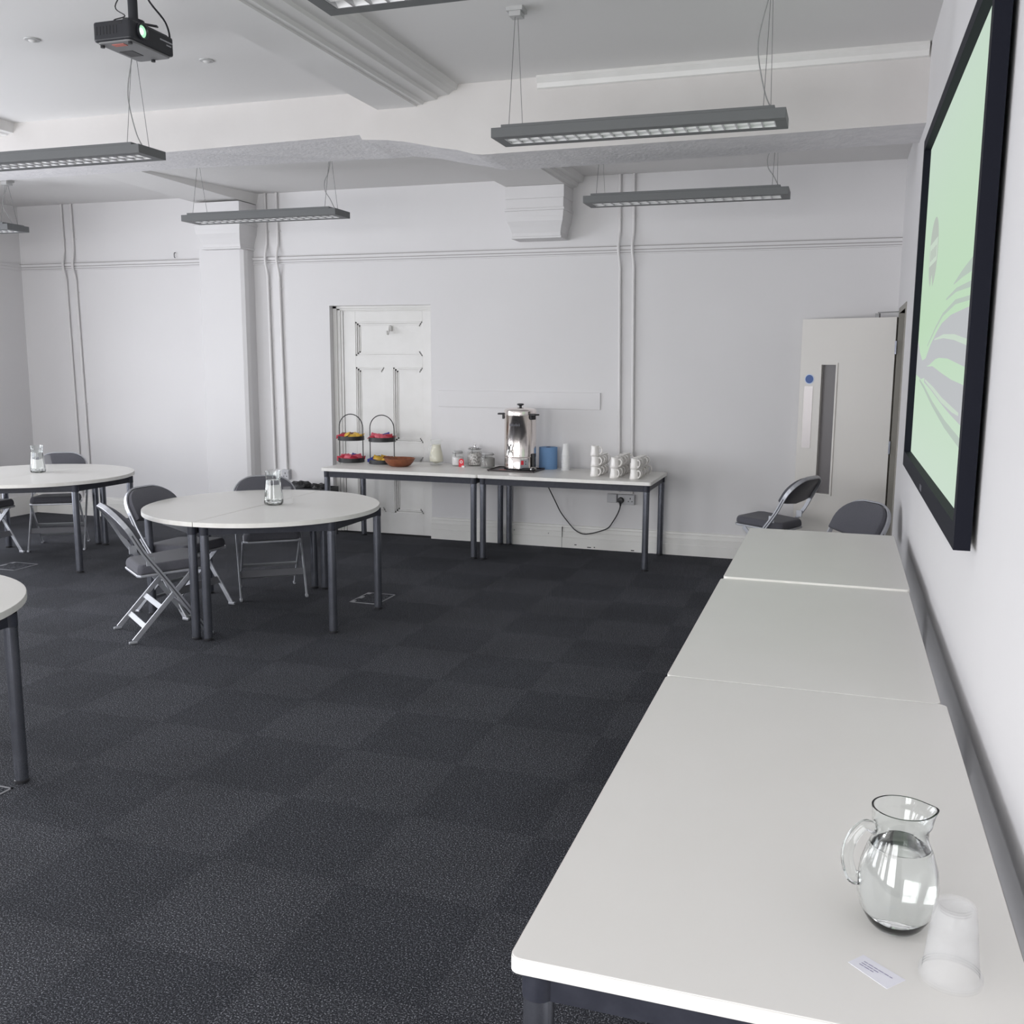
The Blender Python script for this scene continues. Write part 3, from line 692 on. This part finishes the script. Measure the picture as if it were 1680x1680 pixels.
# ================================================================ FOLDING CHAIRS
prof_pts = smoothpath([(.455, 0, .0), (.33, 0, .19), (.186, 0, .405), (.09, 0, .54), (.022, 0, .665), (-.03, 0, .745), (-.085, 0, .815)], 8)
LEN = [0]
for a, b in zip(prof_pts[:-1], prof_pts[1:]): LEN.append(LEN[-1]+(b-a).length)
TL = LEN[-1]
def on_back(t, off=0.):
    t = max(0, min(TL, t))
    for i in range(len(LEN)-1):
        if LEN[i+1] >= t-1e-9: break
    k = (t-LEN[i])/(LEN[i+1]-LEN[i]); p = prof_pts[i].lerp(prof_pts[i+1], k)
    d = (prof_pts[i+1]-prof_pts[i]).normalized(); nrm = Vector((d.z, 0, -d.x))   # forward/up normal
    if nrm.x < 0: nrm = -nrm
    return p+nrm*off, nrm
def make_chair(label):
    t = thing('folding_chair', label, 'chair', (0, 0, 0), 0, 'grey padded folding chairs')
    hw, R = .228, .17
    path = []
    for k in range(15): path.append((-hw, (TL-R)*k/14))
    path += [(-hw+R-R*math.cos(a), TL-R+R*math.sin(a)) for a in [PI/2*i/8 for i in range(1, 9)]]
    path += [(-w_, t_) for w_, t_ in path[::-1]]
    P, N = [], []
    for w_, t_ in path:
        p, n_ = on_back(t_); P.append((p.x, w_, p.z)); N.append(n_)
    obj('frame', MB().strap(P, N, .030, .012), 'alu', t, bevel=.003)
    # groove along the outside of the two uprights
    for s in (-1, 1):
        Q, NN = [], []
        for k in range(12):
            p, n_ = on_back(.06+(TL-R-.08)*k/11); Q.append((p.x, s*(hw+.0061), p.z)); NN.append(n_)
        obj('frame_groove', MB().strap(Q, NN, .008, .002), 'backpan', t)
        pf_, _ = on_back(0)
        obj('front_foot', MB().box(pf_.x-.028, pf_.x+.022, s*hw-.010, s*hw+.010, 0, .018), 'alu', t, bevel=.004)
        a0, a1 = Vector((.012, s*.198, .012)), Vector((.375, s*.198, .405))
        sd = Vector((a1.z-a0.z, 0, -(a1.x-a0.x))).normalized()
        rl = obj('rear_leg', MB().beam(a0, a1, .030, .011, sd), 'alu', t, bevel=.002)
        obj('rear_foot', MB().box(-.018, .032, s*.198-.009, s*.198+.009, 0, .016), 'alu', rl, bevel=.004)
        p1, _ = on_back(.60)
        obj('pivot_bracket', MB().box(p1.x-.016, p1.x+.030, s*.215-.005, s*.215+.005, p1.z-.03, p1.z+.02), 'alu', t)
    for f_ in (.20, .47):
        p = Vector((.012+.363*f_, 0, .012+.393*f_))
        obj('rung', MB().beam((p.x, -.198, p.z), (p.x, .198, p.z), .034, .010, (a1-a0).normalized()), 'rung', t, bevel=.003)
    p, n_ = on_back(.20)
    obj('front_bar', MB().beam((p.x, -hw, p.z), (p.x, hw, p.z), .006, .05, n_), 'bar', t)
    # seat: pan and cushion
    def seat_poly(ins):
        pts = [(.075+ins, -.175+ins), (.47-ins-.03, -.20+ins), (.47-ins, -.17+ins), (.47-ins, .17-ins), (.47-ins-.03, .20-ins), (.075+ins, .175-ins), (.06+ins, .15-ins), (.06+ins, -.15+ins)]
        return pts
    def seat_z(x, h): return h+(x-.06)*.055
    def seat_slab(ins0, ins1, z0, z1, steps):
        vs, fs = [], []; m = 8
        for i in range(steps+1):
            u = i/steps
            ins = ins0+(ins1-ins0)*(u**3 if ins1 > ins0 else u); z = z0+(z1-z0)*math.sin(u*PI/2)
            for x, y in seat_poly(ins): vs.append((x, y, seat_z(x, z)))
        for i in range(steps):
            for k in range(m): fs.append((i*m+k, i*m+(k+1) % m, (i+1)*m+(k+1) % m, (i+1)*m+k))
        fs += [tuple(range(m))[::-1], tuple(steps*m+k for k in range(m))]
        return MB().add(vs, fs, False)
    obj('seat_pan', seat_slab(0, 0, .388, .404, 1), 'alu', t, bevel=.004)
    obj('seat', seat_slab(.004, .03, .404, .462, 6), 'fabric', t, bevel=.014, seg=3)
    # backrest: rounded pad between the uprights
    hb = hw-.008; Rb = R-.008; t0 = TL-.255; t1 = TL-.008
    outline = [(-hb+.02, t0+.012)]
    outline = [(w_, t0+.018*abs(w_)/hb) for w_ in (-hb, -hb*.6, 0, hb*.6, hb)]
    outline += [(hb-Rb+Rb*math.cos(a), t1-Rb+Rb*math.sin(a)) for a in [PI/2*i/8 for i in range(0, 9)]]
    outline += [(-hb+Rb-Rb*math.cos(a), t1-Rb+Rb*math.sin(a)) for a in [PI/2*(8-i)/8 for i in range(0, 9)]]
    cy = (t0+t1)/2
    def pad(layers):
        vs, fs = [], []; m = len(outline)
        for sc_, off in layers:
            for w_, t_ in outline:
                ww, tt = w_*sc_, cy+(t_-cy)*(1-(1-sc_)*1.6)
                p, n_ = on_back(tt, off+.018*(ww/hb)**2); vs.append((p.x, ww, p.z))
        L = len(layers)
        for i in range(L-1):
            for k in range(m): fs.append((i*m+k, i*m+(k+1) % m, (i+1)*m+(k+1) % m, (i+1)*m+k))
        p, _ = on_back(cy, layers[0][1]); vs.append((p.x, 0, p.z)); c0 = len(vs)-1
        p, _ = on_back(cy, layers[-1][1]); vs.append((p.x, 0, p.z)); c1 = len(vs)-1
        for k in range(m):
            fs.append((c0, (k+1) % m, k)); fs.append((c1, (L-1)*m+k, (L-1)*m+(k+1) % m))
        return MB().add(vs, fs, True)
    obj('backrest', pad([(.99, -.006), (.985, .012), (.955, .024), (.88, .030)]), 'fabric', t)
    obj('back_panel', pad([(.95, -.014), (.985, -.010), (.985, -.005)]), 'backpan', t)
    return t
ch = make_chair('grey folding chair seen from the side, with its seat under the round table')
ch.location = (-4.49, 4.795, 0); ch.rotation_euler[2] = math.radians(52.5)
R_ = math.radians
dup(ch, (-4.805, 5.512, 0), R_(-5), 'grey folding chair behind the side-on one, its curved back facing the round table')
dup(ch, (-4.421, 6.291, 0), R_(-52), 'grey folding chair behind the glass jug, facing the camera across the round table')
dup(ch, (-7.138, 7.199, 0), R_(-57), 'grey folding chair behind the farthest round table, near the left conduits')
dup(ch, (-7.57, 6.43, 0), R_(0), 'grey folding chair at the left edge, only seat front and legs showing')
dup(ch, (-.641, 7.824, 0), R_(154), 'grey folding chair by the open door, seen from behind with its seat pointing left')
dup(ch, (-.232, 6.47, 0), R_(-141), 'grey folding chair squeezed between the farthest wall table and the right wall')

# ================================================================ JUGS, CUPS ON TABLES
def glass_jug(label, loc, prof_o, thick, water_z, rz=0, handle=True, n=40, facets=0, grp=None, hscale=1., spout=1.):
    t = thing('glass_jug', label, 'jug', loc, rz, grp)
    H = prof_o[-1][1]
    def wob(q, r, z, a):
        if z > H*.86:                             # pouring lip on +x
            k = (z/H-.86)/.14
            q = q+Vector((.008*spout*k*math.exp(-((a if a < PI else a-2*PI)/.42)**2), 0, .002*k*math.exp(-((a if a < PI else a-2*PI)/.4)**2)))
        if facets:
            q = Vector((q.x*(1+.03*math.cos(facets*a)), q.y*(1+.03*math.cos(facets*a)), q.z))
        return q
    inner = [(max(r-thick, .001), z) for r, z in prof_o if z > thick*2.5]
    inner = [(0, thick*2.4), (inner[0][0]*.8, thick*2.5)]+inner
    prof_full = [(0, .0)]+prof_o+inner[::-1]
    body = obj('glass_body', MB().lathe(prof_full, n=n, wob=wob), 'glass', t, crease=80)
    wp = [(0, thick*2.4+.0006), (inner[1][0]-.0006, thick*2.5+.0006)]+[(r-.0005, z) for r, z in inner[2:] if z < water_z]
    rw = wp[-1][0]
    wp += [(rw*.995, water_z), (0, water_z)]
    obj('water', MB().lathe(wp, n=n, wob=wob if facets else None), 'water', t)
    if handle:
        z1, z0 = H*.80, H*.37
        def rad(z):
            for (ra, za), (rb, zb) in zip(prof_o[:-1], prof_o[1:]):
                if za <= z <= zb: return ra+(rb-ra)*(z-za)/(zb-za+1e-9)
            return prof_o[-1][0]
        pts = [(-rad(z1)+.002, 0, z1), (-rad(z1)-.016, 0, z1+.006), (-rad(z1)-.036, 0, (z1*.78+z0*.22)), (-rad(z1)-.042, 0, (z1*.45+z0*.55)), (-rad(z0)-.010, 0, z0+.006), (-rad(z0)+.002, 0, z0+.002)]
        obj('handle', MB().tube(smoothpath(pts, 6), [.0095*hscale]*31, 12, flat=1.25), 'glass', t)
    return t
big = [(.030, .0), (.038, .002), (.047, .012), (.0595, .035), (.0655, .060), (.0665, .080), (.0625, .113), (.053, .143), (.0455, .160), (.0435, .170), (.0445, .184), (.0480, .190), (.0480, .196), (.0485, .208), (.0500, .214), (.0500, .216)]
glass_jug('large round glass water jug on the nearest table beside the plastic cups', (-.259, 1.700, TT+.0005), big, .0034, .150, rz=math.radians(8), n=56)
small = [(.050, 0), (.058, .003), (.062, .018), (.061, .045), (.055, .09), (.050, .13), (.0465, .165), (.0465, .182), (.049, .190), (.049, .196), (.0505, .215), (.052, .222), (.052, .225)]
g = 'glass jugs on the round tables'
glass_jug('tall glass water jug on the round table in front of the pilaster', (-3.94, 5.645, TT+.0005), small, .003, .165, rz=2.3, handle=False, facets=8, grp=g)
glass_jug('tall glass water jug on the round table farthest left', (-6.785, 6.56, TT+.0005), small, .003, .165, rz=2.0, handle=False, facets=8, grp=g)

def cup_stack(loc, labs, r0, r1, h, step, m, grp, ribs=True, cat='cup'):
    # upside-down nested cups: mouth (r0) down, base (r1) up
    src = None
    for k, lab in enumerate(labs):
        if src is None:
            t = thing('plastic_cup', lab, cat, loc, 0, grp)
            pr = [(r0+.004, 0), (r0+.0045, .003), (r0+.001, .004), (r0, .007)]
            if ribs:
                for f in (.06, .085, .11, .57, .60, .63, .86, .885):
                    rr = r0+(r1-r0)*f; pr += [(rr, h*f), (rr-.0006, h*(f+.008)), (rr-.0002, h*(f+.016))]
            pr += [(r1, h-.003), (r1-.002, h), (r1-.006, h), (r1-.007, h-.003), (0, h-.003)]
            obj('cup_wall', MB().lathe(pr, n=36, cap0=False), m, t, crease=75); src = t
        else:
            dup(src, (loc[0], loc[1], loc[2]+k*step), 0, lab)
cup_stack((-.183, 1.572, TT), ['bottom clear plastic cup of the upturned stack beside the big jug', 'middle clear plastic cup of the upturned stack beside the big jug', 'top clear plastic cup of the upturned stack beside the big jug'], .0435, .0310, .118, .0045, 'cup', 'upturned clear cups on the nearest table')
cup_stack((-3.872, 5.70, TT), ['upturned clear plastic cup behind the jug near the pilaster'], .037, .026, .115, .006, 'cup', 'upturned clear cups by the small jugs', ribs=False)
cup_stack((-6.713, 6.59, TT), ['upturned clear plastic cup right of the jug on the farthest left table'], .045, .028, .145, .006, 'cup', 'upturned clear cups by the small jugs', ribs=False)
cs_l = ['white plastic cup %s of the tall stack beside the blue roll' % s for s in
        ('at the bottom', 'second from the bottom', 'third from the bottom', 'fourth from the bottom', 'in the middle', 'fourth from the top', 'third from the top', 'second from the top', 'at the very top')]
cup_stack((-2.665, 8.33, TT), cs_l, .034, .0235, .105, .0165, 'whitecup', 'tall stack of white cups on the refreshment table', ribs=False)

# printed card
t = thing('printed_card', 'small slip of paper with three printed lines beside the big jug', 'card', (-.296, 1.553, TT))
cz = .0006
A_, B_, C_, D_ = [Vector((x+.296, y-1.553, 0)) for x, y in ((-.336, 1.563), (-.312, 1.592), (-.250, 1.543), (-.279, 1.510))]
obj('paper', MB().add([A_, D_, C_, B_, A_+Vector((0, 0, cz)), D_+Vector((0, 0, cz)), C_+Vector((0, 0, cz)), B_+Vector((0, 0, cz))], [(3, 2, 1, 0), (4, 5, 6, 7), (0, 1, 5, 4), (1, 2, 6, 5), (2, 3, 7, 6), (3, 0, 4, 7)]), 'paper', t)
tx = MB(); ux = (C_-B_); uy = (A_-B_)
for row, words in ((.36, (.09, .11, .09, .12, .10, .07)), (.52, (.12, .13, .11)), (.67, (.10, .12, .08))):
    s0 = .16
    for wl in words:
        a = B_+ux*s0+uy*row; b = B_+ux*(s0+wl)+uy*row; hh = uy*.05
        z = Vector((0, 0, cz+.0003))
        tx.add([a+z, a+hh+z, b+hh+z, b+z], [(0, 1, 2, 3)]); s0 += wl+.018
obj('printed_lines', tx, 'ink', t)

# ================================================================ REFRESHMENT TABLE
def cake_stand(label, x, y):
    t = thing('snack_stand', label, 'snack stand', (x, y, TT), 0, 'two-tier black snack stands')
    R0 = .123
    for z in (0.0, .205):
        pr = [(0, z+.006), (R0-.006, z+.006), (R0-.005, z+.040), (R0, z+.040), (R0+.001, z+.002), (R0-.004, z), (0, z)]
        obj('tray', MB().lathe(pr[::-1], n=36), 'blackwire', t)
    pts = [(-R0, 0, .01), (-R0, 0, .15), (-R0, 0, .325)]+[(-R0*math.cos(a), 0, .325+R0*math.sin(a)) for a in [PI*i/16 for i in range(1, 16)]]+[(R0, 0, .325), (R0, 0, .15), (R0, 0, .01)]
    obj('hoop_handle', MB().tube(pts, .0045, 8), 'blackwire', t)
    return t
cake_stand('left black two-tier snack stand, yellow packets above red', -4.745+.0, 8.29)
cake_stand('right black two-tier snack stand, red packets above yellow', -4.41, 8.26)
def packet_mesh(m):
    a, b, c = .034, .022, .010; vs = []
    for i in range(5):
        u = -1+i*.5; e = abs(u)
        th = c*(1-e**3)+.0012; wd = b*(1-.10*math.sin(PI*(1-e)))
        for yy, zz in ((-wd, 0), (-wd*.6, th*.8), (0, th), (wd*.6, th*.8), (wd, 0), (wd*.6, -th*.8), (0, -th), (-wd*.6, -th*.8)):
            vs.append((a*u, yy, zz))
    fs = [(i*8+k, (i+1)*8+k, (i+1)*8+(k+1) % 8, i*8+(k+1) % 8) for i in range(4) for k in range(8)]+[tuple(range(8)), tuple(range(32, 40))[::-1]]
    mb = MB().add(vs, fs, True)
    mb.box(-a-.007, -a+.001, -b*.98, b*.98, -.0008, .0008).box(a-.001, a+.007, -b*.98, b*.98, -.0008, .0008)
    return mb
PK = {}
ordn = ['first', 'second', 'third', 'fourth', 'fifth', 'sixth', 'seventh', 'eighth', 'ninth']
def packets(sx, sy, z, cols, where):
    n = len(cols)
    for i, c in enumerate(cols):
        x = sx-.085+.17*i/(n-1); y = sy-.045+(i % 3)*.035
        cname = {'gold': 'yellow', 'redfoil': 'red', 'pinkfoil': 'rose', 'bluefoil': 'navy', 'brownfoil': 'brown'}[c]
        lab = '%s foil snack packet, %s from the left %s' % (cname, ordn[i], where)
        zz = z+.040+(i % 2)*.014
        if c not in PK:
            o = obj('snack_packet', packet_mesh(c), c); PK[c] = o
        else:
            o = PK[c].copy(); COL.objects.link(o)
        tag(o, lab, 'snack', 'snack packets on the black stands')
        o.location = (x, y, zz+TT); o.rotation_euler = (random.uniform(.5, 1.2), random.uniform(-.35, .35), random.uniform(-.6, .6))
        o.scale = (1.05, 1.15, 1.3)
packets(-4.745, 8.29, .205, ['redfoil', 'brownfoil', 'brownfoil', 'gold', 'gold', 'brownfoil', 'gold', 'gold', 'gold'], 'on the upper tray of the left stand')
packets(-4.745, 8.29, .0, ['redfoil', 'pinkfoil', 'redfoil', 'pinkfoil', 'redfoil', 'bluefoil', 'redfoil', 'pinkfoil', 'redfoil'], 'on the lower tray of the left stand')
packets(-4.41, 8.26, .205, ['redfoil', 'pinkfoil', 'redfoil', 'pinkfoil', 'redfoil', 'bluefoil', 'pinkfoil', 'redfoil', 'redfoil'], 'on the upper tray of the right stand')
packets(-4.41, 8.26, .0, ['bluefoil', 'brownfoil', 'gold', 'gold', 'brownfoil', 'gold', 'gold', 'brownfoil', 'gold'], 'on the lower tray of the right stand')

tag(obj('wooden_bowl', MB().lathe([(0, 0), (.075, 0), (.10, .012), (.125, .040), (.142, .072), (.138, .074), (.118, .042), (.09, .016), (0, .010)], n=40), 'wood', None, (-4.16, 8.10, TT)), 'reddish wooden bowl in front of the right snack stand', 'bowl')

GLJ = M['glass']; M['glass'] = M['thinglass']
t = thing('milk_jug', 'glass jug of milk on the refreshment table', 'jug', (-3.90, 8.34, TT))
mk = [(.054, 0), (.060, .006), (.066, .035), (.066, .07), (.058, .11), (.047, .15), (.043, .175), (.047, .20), (.054, .224), (.056, .230)]
obj('glass_body', MB().lathe([(0, 0)]+mk+[(r-.003, z) for r, z in mk[::-1] if z > .006]+[(0, .008)], n=32), 'glass', t)
obj('milk', MB().lathe([(0, .009)]+[(r-.0034, z) for r, z in mk if .006 < z < .18]+[(.040, .185), (0, .185)], n=32), 'milk', t)
obj('handle', MB().tube(smoothpath([(-.025, -.038, .18), (-.035, -.070, .175), (-.035, -.075, .12), (-.03, -.055, .08)]), .007, 8), 'glass', t)

def jar(label, loc, r, h, fill, fh, clip=True, knob=False):
    t = thing('glass_jar', label, 'jar', loc, 0, 'glass jars on the refreshment table')
    pr = [(r*.86, 0), (r, .01), (r, h*.66), (r*.9, h*.76), (r*.74, h*.82), (r*.74, h*.88)]
    obj('glass_body', MB().lathe([(0, 0)]+pr+[(q-.0025, z) for q, z in pr[::-1] if z > .005]+[(0, .006)], n=28), 'glass', t)
    obj('contents', MB().lathe([(0, .007), (r-.004, .012), (r-.004, fh*.9), (r*.6, fh), (0, fh*1.03)], n=24), fill, t)
    ld = obj('lid', MB().lathe([(0, h*.885), (r*.80, h*.885), (r*.82, h*.90), (r*.82, h*.95), (r*.7, h), (0, h)], n=28), 'canopy' if not knob else 'chrome', t)
    if knob: obj('lid_knob', MB().lathe([(.006, h), (.006, h+.008), (.013, h+.014), (.010, h+.024), (0, h+.027)], n=16), 'chrome', ld)
    if clip:
        obj('wire_clip', MB().tube([(r*.86*math.cos(a), r*.86*math.sin(a), h*.87) for a in [2*PI*i/24 for i in range(25)]], .002, 6).tube(smoothpath([(0, -r*.86, h*.87), (0, -r*1.08, h*.80), (0, -r*1.02, h*.66), (0, -r*.9, h*.88), (0, -r*.7, h*.97)]), .002, 6), 'wire', t)
    return t
jar('squat glass jar of white sachets beside the milk jug', (-3.685, 8.33, TT), .056, .135, 'sugar', .085)
jar('bulbous glass jar of wrapped sweets with a knobbed lid', (-3.545, 8.40, TT), .070, .175, 'sweets', .125, knob=True)
jar('clip-top glass jar of dark coffee just left of the urn', (-3.375, 8.28, TT), .066, .135, 'coffee', .095)
# red tag in front of the sugar jar
t = thing('red_tag', 'small red rounded tag with a white ring leaning on the sachet jar', 'tag', (-3.620, 8.255, TT))
tg = [(-.024, 0), (.024, 0), (.024, .05)]+[(.024*math.cos(a), .05+.024*math.sin(a)) for a in [PI*i/10 for i in range(1, 10)]]+[(-.024, .05)]
obj('tag_body', MB().prism(tg, -.003, .003, 'y'), 'red', t)
obj('ring_mark', MB().lathe([(.008, 0), (.014, 0), (.014, .001), (.008, .001)], n=20, closed=True, smooth=False, m=Matrix.Translation((0, -.003, .045)) @ Matrix.Rotation(PI/2, 4, 'X')), 'whitecup', t)
tag(obj('paper_scrap', MB().prism([(-.014, -.008), (.012, -.01), (.016, .007), (-.010, .010)], 0, .016), 'whitecup', None, (-3.585, 8.215, TT)), 'tiny crumpled white paper in front of the red tag', 'paper')

# tray, leaflet, urn
tag(obj('serving_tray', MB().prism(rrect(-.215, .215, -.155, .155, .02, 4), 0, .006).box(-.215, .215, -.155, -.149, .006, .014).box(-.215, .215, .149, .155, .006, .014).box(-.215, -.209, -.155, .155, .006, .014).box(.209, .215, -.155, .155, .006, .014), 'tray', None, (-3.07, 8.17, TT), rz=-.03), 'dark flat tray under the steel urn', 'tray')
t = thing('leaflet', 'dark printed leaflet lying on the tray in front of the urn', 'leaflet', (-3.17, 8.085, TT+.007))
obj('sheet', MB().box(-.09, .09, -.045, .045, 0, .002), 'tray', t, bevel=.0004)
obj('pink_print', MB().box(-.03, .03, -.01, .028, .002, .0025), 'pinkink', t)
obj('pale_border', MB().box(-.09, .09, -.045, -.040, .002, .0026), 'logo', t)
UX, UY = -3.055, 8.235
t = thing('water_urn', 'tall polished steel hot water urn with black handles', 'urn', (UX, UY, TT+.0065))
obj('base', MB().lathe([(0, 0), (.140, 0), (.142, .004), (.142, .012), (0, .012)], n=40), 'foot', t)
obj('lower_body', MB().lathe([(.136, .012), (.1385, .014), (.1385, .108), (.136, .112)], n=48), 'steel', t)
obj('body', MB().lathe([(.136, .112), (.1415, .114), (.1425, .118), (.1415, .122), (.1405, .125), (.1405, .47), (.143, .473), (.1435, .480), (.141, .484), (.1385, .486)], n=64), 'steel', t)
ld = obj('lid', MB().lathe([(.142, .484), (.142, .512), (.137, .524), (.122, .533), (.06, .541), (0, .543)], n=48), 'steel', t)
obj('lid_knob', MB().lathe([(0, .541), (.012, .541), (.012, .555), (.031, .565), (.030, .573), (.015, .577), (0, .577)], n=24), 'foot', ld)
for s, a in ((-1, PI+.1), (1, -.45)):
    c_, s_ = math.cos(a), math.sin(a)
    mm = Matrix.Translation((.138*c_, .138*s_, .465)) @ Matrix.Rotation(a, 4, 'Z')
    mb = MB().box(0, .020, -.03, .03, -.025, .028, mm).prism([(.015, -.038), (.062, -.030), (.062, .030), (.015, .038)], .012, .026, 'z', mm)
    obj('handle', mb, 'foot', t, bevel=.004)
# tap faces the camera side
a = math.radians(-107); mm = Matrix.Translation((.139*math.cos(a), .139*math.sin(a), .165)) @ Matrix.Rotation(a, 4, 'Z')
tp = obj('tap', MB().tube([mm @ Vector((0, 0, 0)), mm @ Vector((.045, 0, 0)), mm @ Vector((.048, 0, -.03))], .011, 12).lathe([(.015, -.01), (.015, .018), (.010, .02)], n=14, m=mm @ Matrix.Translation((.03, 0, 0))), 'chrome', t)
obj('tap_lever', MB().prism([(-.016, .062), (-.013, .062), (-.003, .04), (.003, .04), (.013, .062), (.016, .062), (.016, .055), (.006, .037), (.006, .022), (.012, .006), (-.012, .006), (-.006, .022), (-.006, .037), (-.016, .055)][::-1], .022, .034, 'x', mm @ Matrix.Identity(4)), 'foot', tp)
a = math.radians(-58); mm = Matrix.Translation((.1375*math.cos(a), .1375*math.sin(a), .055)) @ Matrix.Rotation(a, 4, 'Z')
cp_ = obj('control_panel', MB().box(0, .006, -.036, .040, -.040, .042, mm), 'alu', t, bevel=.002)
obj('red_switch', MB().box(.006, .012, -.028, -.006, -.004, .032, mm), 'red', cp_)
obj('indicator', MB().box(.006, .009, .010, .018, .018, .027, mm).box(.006, .009, .010, .018, -.003, .006, mm), 'foot', cp_)
lt = MB()
for k in range(7):
    a = math.radians(-112+k*6); q = Matrix.Translation((.1407*math.cos(a), .1407*math.sin(a), .385)) @ Matrix.Rotation(a, 4, 'Z')
    lt.box(0, .0006, -.0045, .0045, 0, .016, q)
    if k % 2 == 0: lt.box(0, .0006, -.004, .004, .019, .024, q)
obj('embossed_lettering', lt, 'darklogo', t)
obj('cord_socket', MB().box(.13, .155, -.07, -.03, .02, .145), 'foot', t, bevel=.004)
# small boxes/pods beside the urn base
t = thing('torch', 'small black torch with a silver ring lying on the tray by the urn', 'torch', (-2.925, 8.065, TT+.022))
mmr = Matrix.Rotation(math.radians(18), 4, 'Z') @ Matrix.Rotation(PI/2, 4, 'Y')
obj('barrel', MB().lathe([(0, -.055), (.013, -.055), (.015, -.03), (.015, .02), (0, .02)], n=16, m=mmr), 'foot', t)
obj('silver_ring', MB().lathe([(.0152, .018), (.017, .02), (.017, .028), (.0152, .03)], n=16, m=mmr), 'chrome', t)
obj('head', MB().lathe([(0, .03), (.015, .03), (.017, .05), (0, .055)], n=16, m=mmr), 'foot', t)
tag(obj('tea_tin', MB().lathe([(0, 0), (.024, 0), (.025, .002), (.025, .030), (.023, .032), (0, .032)], n=20), 'sweets', None, (-2.895, 8.17-.05, TT+.007)), 'little round tin at the right foot of the urn', 'tin')

t = thing('blue_roll', 'blue paper towel roll right of the urn', 'paper roll', (-2.845, 8.40, TT))
obj('roll', MB().lathe([(.02, 0), (.082, 0), (.082, .193), (.02, .193)], n=40, closed=True), 'blue', t)
obj('core', MB().lathe([(.018, 0), (.0198, 0), (.0198, .194), (.018, .194)], n=20, closed=True), 'tray', t)

# mugs
def mug(label):
    t = thing('white_mug', label, 'mug', (0, 0, 0), 0, 'upside-down white mugs in three columns')
    pr = [(.0365, 0), (.0385, .001), (.0395, .006), (.0365, .030), (.0335, .055), (.033, .078), (.031, .084), (.026, .086), (.024, .083), (0, .083)]
    inn = [(0, .077), (.029, .077), (.030, .055), (.033, .03), (.0345, .006)]
    obj('mug_body', MB().lathe(pr[::1], n=28), 'china', t)
    hd = smoothpath([(.031, 0, .068), (.050, 0, .070), (.062, 0, .054), (.060, 0, .032), (.046, 0, .017), (.035, 0, .018)])
    obj('handle', MB().tube(hd, .0058, 8, flat=1.3), 'china', t)
    return t
mg = None
for ci, (cname, mx, my, depth) in enumerate((('left', -2.315, 7.975, 4), ('middle', -2.135, 7.925, 5), ('right', -1.965, 7.905, 5))):
    for lay, lname in ((0, 'lower'), (1, 'upper')):
        for k in range(depth):
            if lay == 1 and k == depth-1 and ci == 2: continue
            lab = 'white mug %s, %s layer, %s column of upturned mugs' % ('at the front' if k == 0 else ordn[k]+' from the front', lname, cname)
            loc = (mx+k*.002+lay*.002, my+k*.104+random.uniform(-.006, .006), TT+lay*.0865); rz = math.radians(-28+random.uniform(-14, 14))
            if mg is None:
                mg = mug(lab); mg.location = loc; mg.rotation_euler[2] = rz
            else: dup(mg, loc, rz, lab)
dup(mg, (-2.318, 7.985, TT+.173), math.radians(-10), 'single white mug in a third layer on the left column')

# ================================================================ FLOOR BOXES, CRATE
def floor_box(x0, x1, y0, y1, label):
    t = thing('floor_box', label, 'floor box', ((x0+x1)/2, (y0+y1)/2, 0), 0, 'floor socket boxes')
    a, b = (x1-x0)/2, (y1-y0)/2; s = .009
    obj('metal_trim', MB().box(-a, a, -b, -b+s, 0, .003).box(-a, a, b-s, b, 0, .003).box(-a, -a+s, -b, b, 0, .003).box(a-s, a, -b, b, 0, .003), 'trimsilver', t)
    obj('lid_carpet', MB().box(-a+s, a-s, -b+s, b-s, 0, .002), 'carpet_dark', t)
    obj('cable_flap', MB().box(-a+s, -a+.035, -b+s, -b+.05, .001, .0032).box(-a+s, -a+.035, -.03, .03, .001, .0032).box(-a+s, -a+.035, b-.05, b-s, .001, .0032), 'trimsilver', t)
floor_box(-3.60, -3.38, 6.03, 6.33, 'floor socket box behind the front legs of the round table')
floor_box(-6.86, -6.60, 6.05, 6.31, 'floor socket box below the farthest left round table')
floor_box(-3.66, -3.43, 2.60, 2.875, 'floor socket box at the left edge beside the nearest table leg')
t = thing('equipment_trolley', 'low black stand piled with black bags beside the pilaster conduits', 'trolley', (-5.19, 8.30, 0))
obj('shelf', MB().box(-.22, .22, -.14, .14, .40, .425), 'black', t)
for x, y in ((-.2, -.12), (.2, -.12), (.2, .12), (-.2, .12)): obj('leg', MB().box(x-.01, x+.01, y-.01, y+.01, 0, .40), 'black', t)
obj('rim', MB().box(-.22, .22, -.14, -.13, .425, .47).box(-.22, .22, .13, .14, .425, .47).box(-.22, -.21, -.13, .13, .425, .47).box(.21, .22, -.13, .13, .425, .47), 'black', t)
for i, (x, y, s, lab) in enumerate(((-.11, 0, 1.0, 'lumpy black bag on the left of the low stand'), (.08, .01, .82, 'smaller black bag on the right of the low stand'))):
    vs = []
    def wb_(q, r, z, a): return Vector((q.x*1.15+.008*math.sin(3*a+i), q.y*.95+.006*math.cos(5*a), q.z+.006*math.sin(4*a+2*i)))
    tag(obj('black_bag', MB().lathe([(0, 0), (.08*s, .002), (.095*s, .03), (.088*s, .065*s), (.06*s, .09*s), (.03*s, .088*s), (0, .082*s)], n=24, wob=wb_), 'bag', None, (-5.19+x, 8.30+y, .426)), lab, 'bag', 'black bags on the low stand')
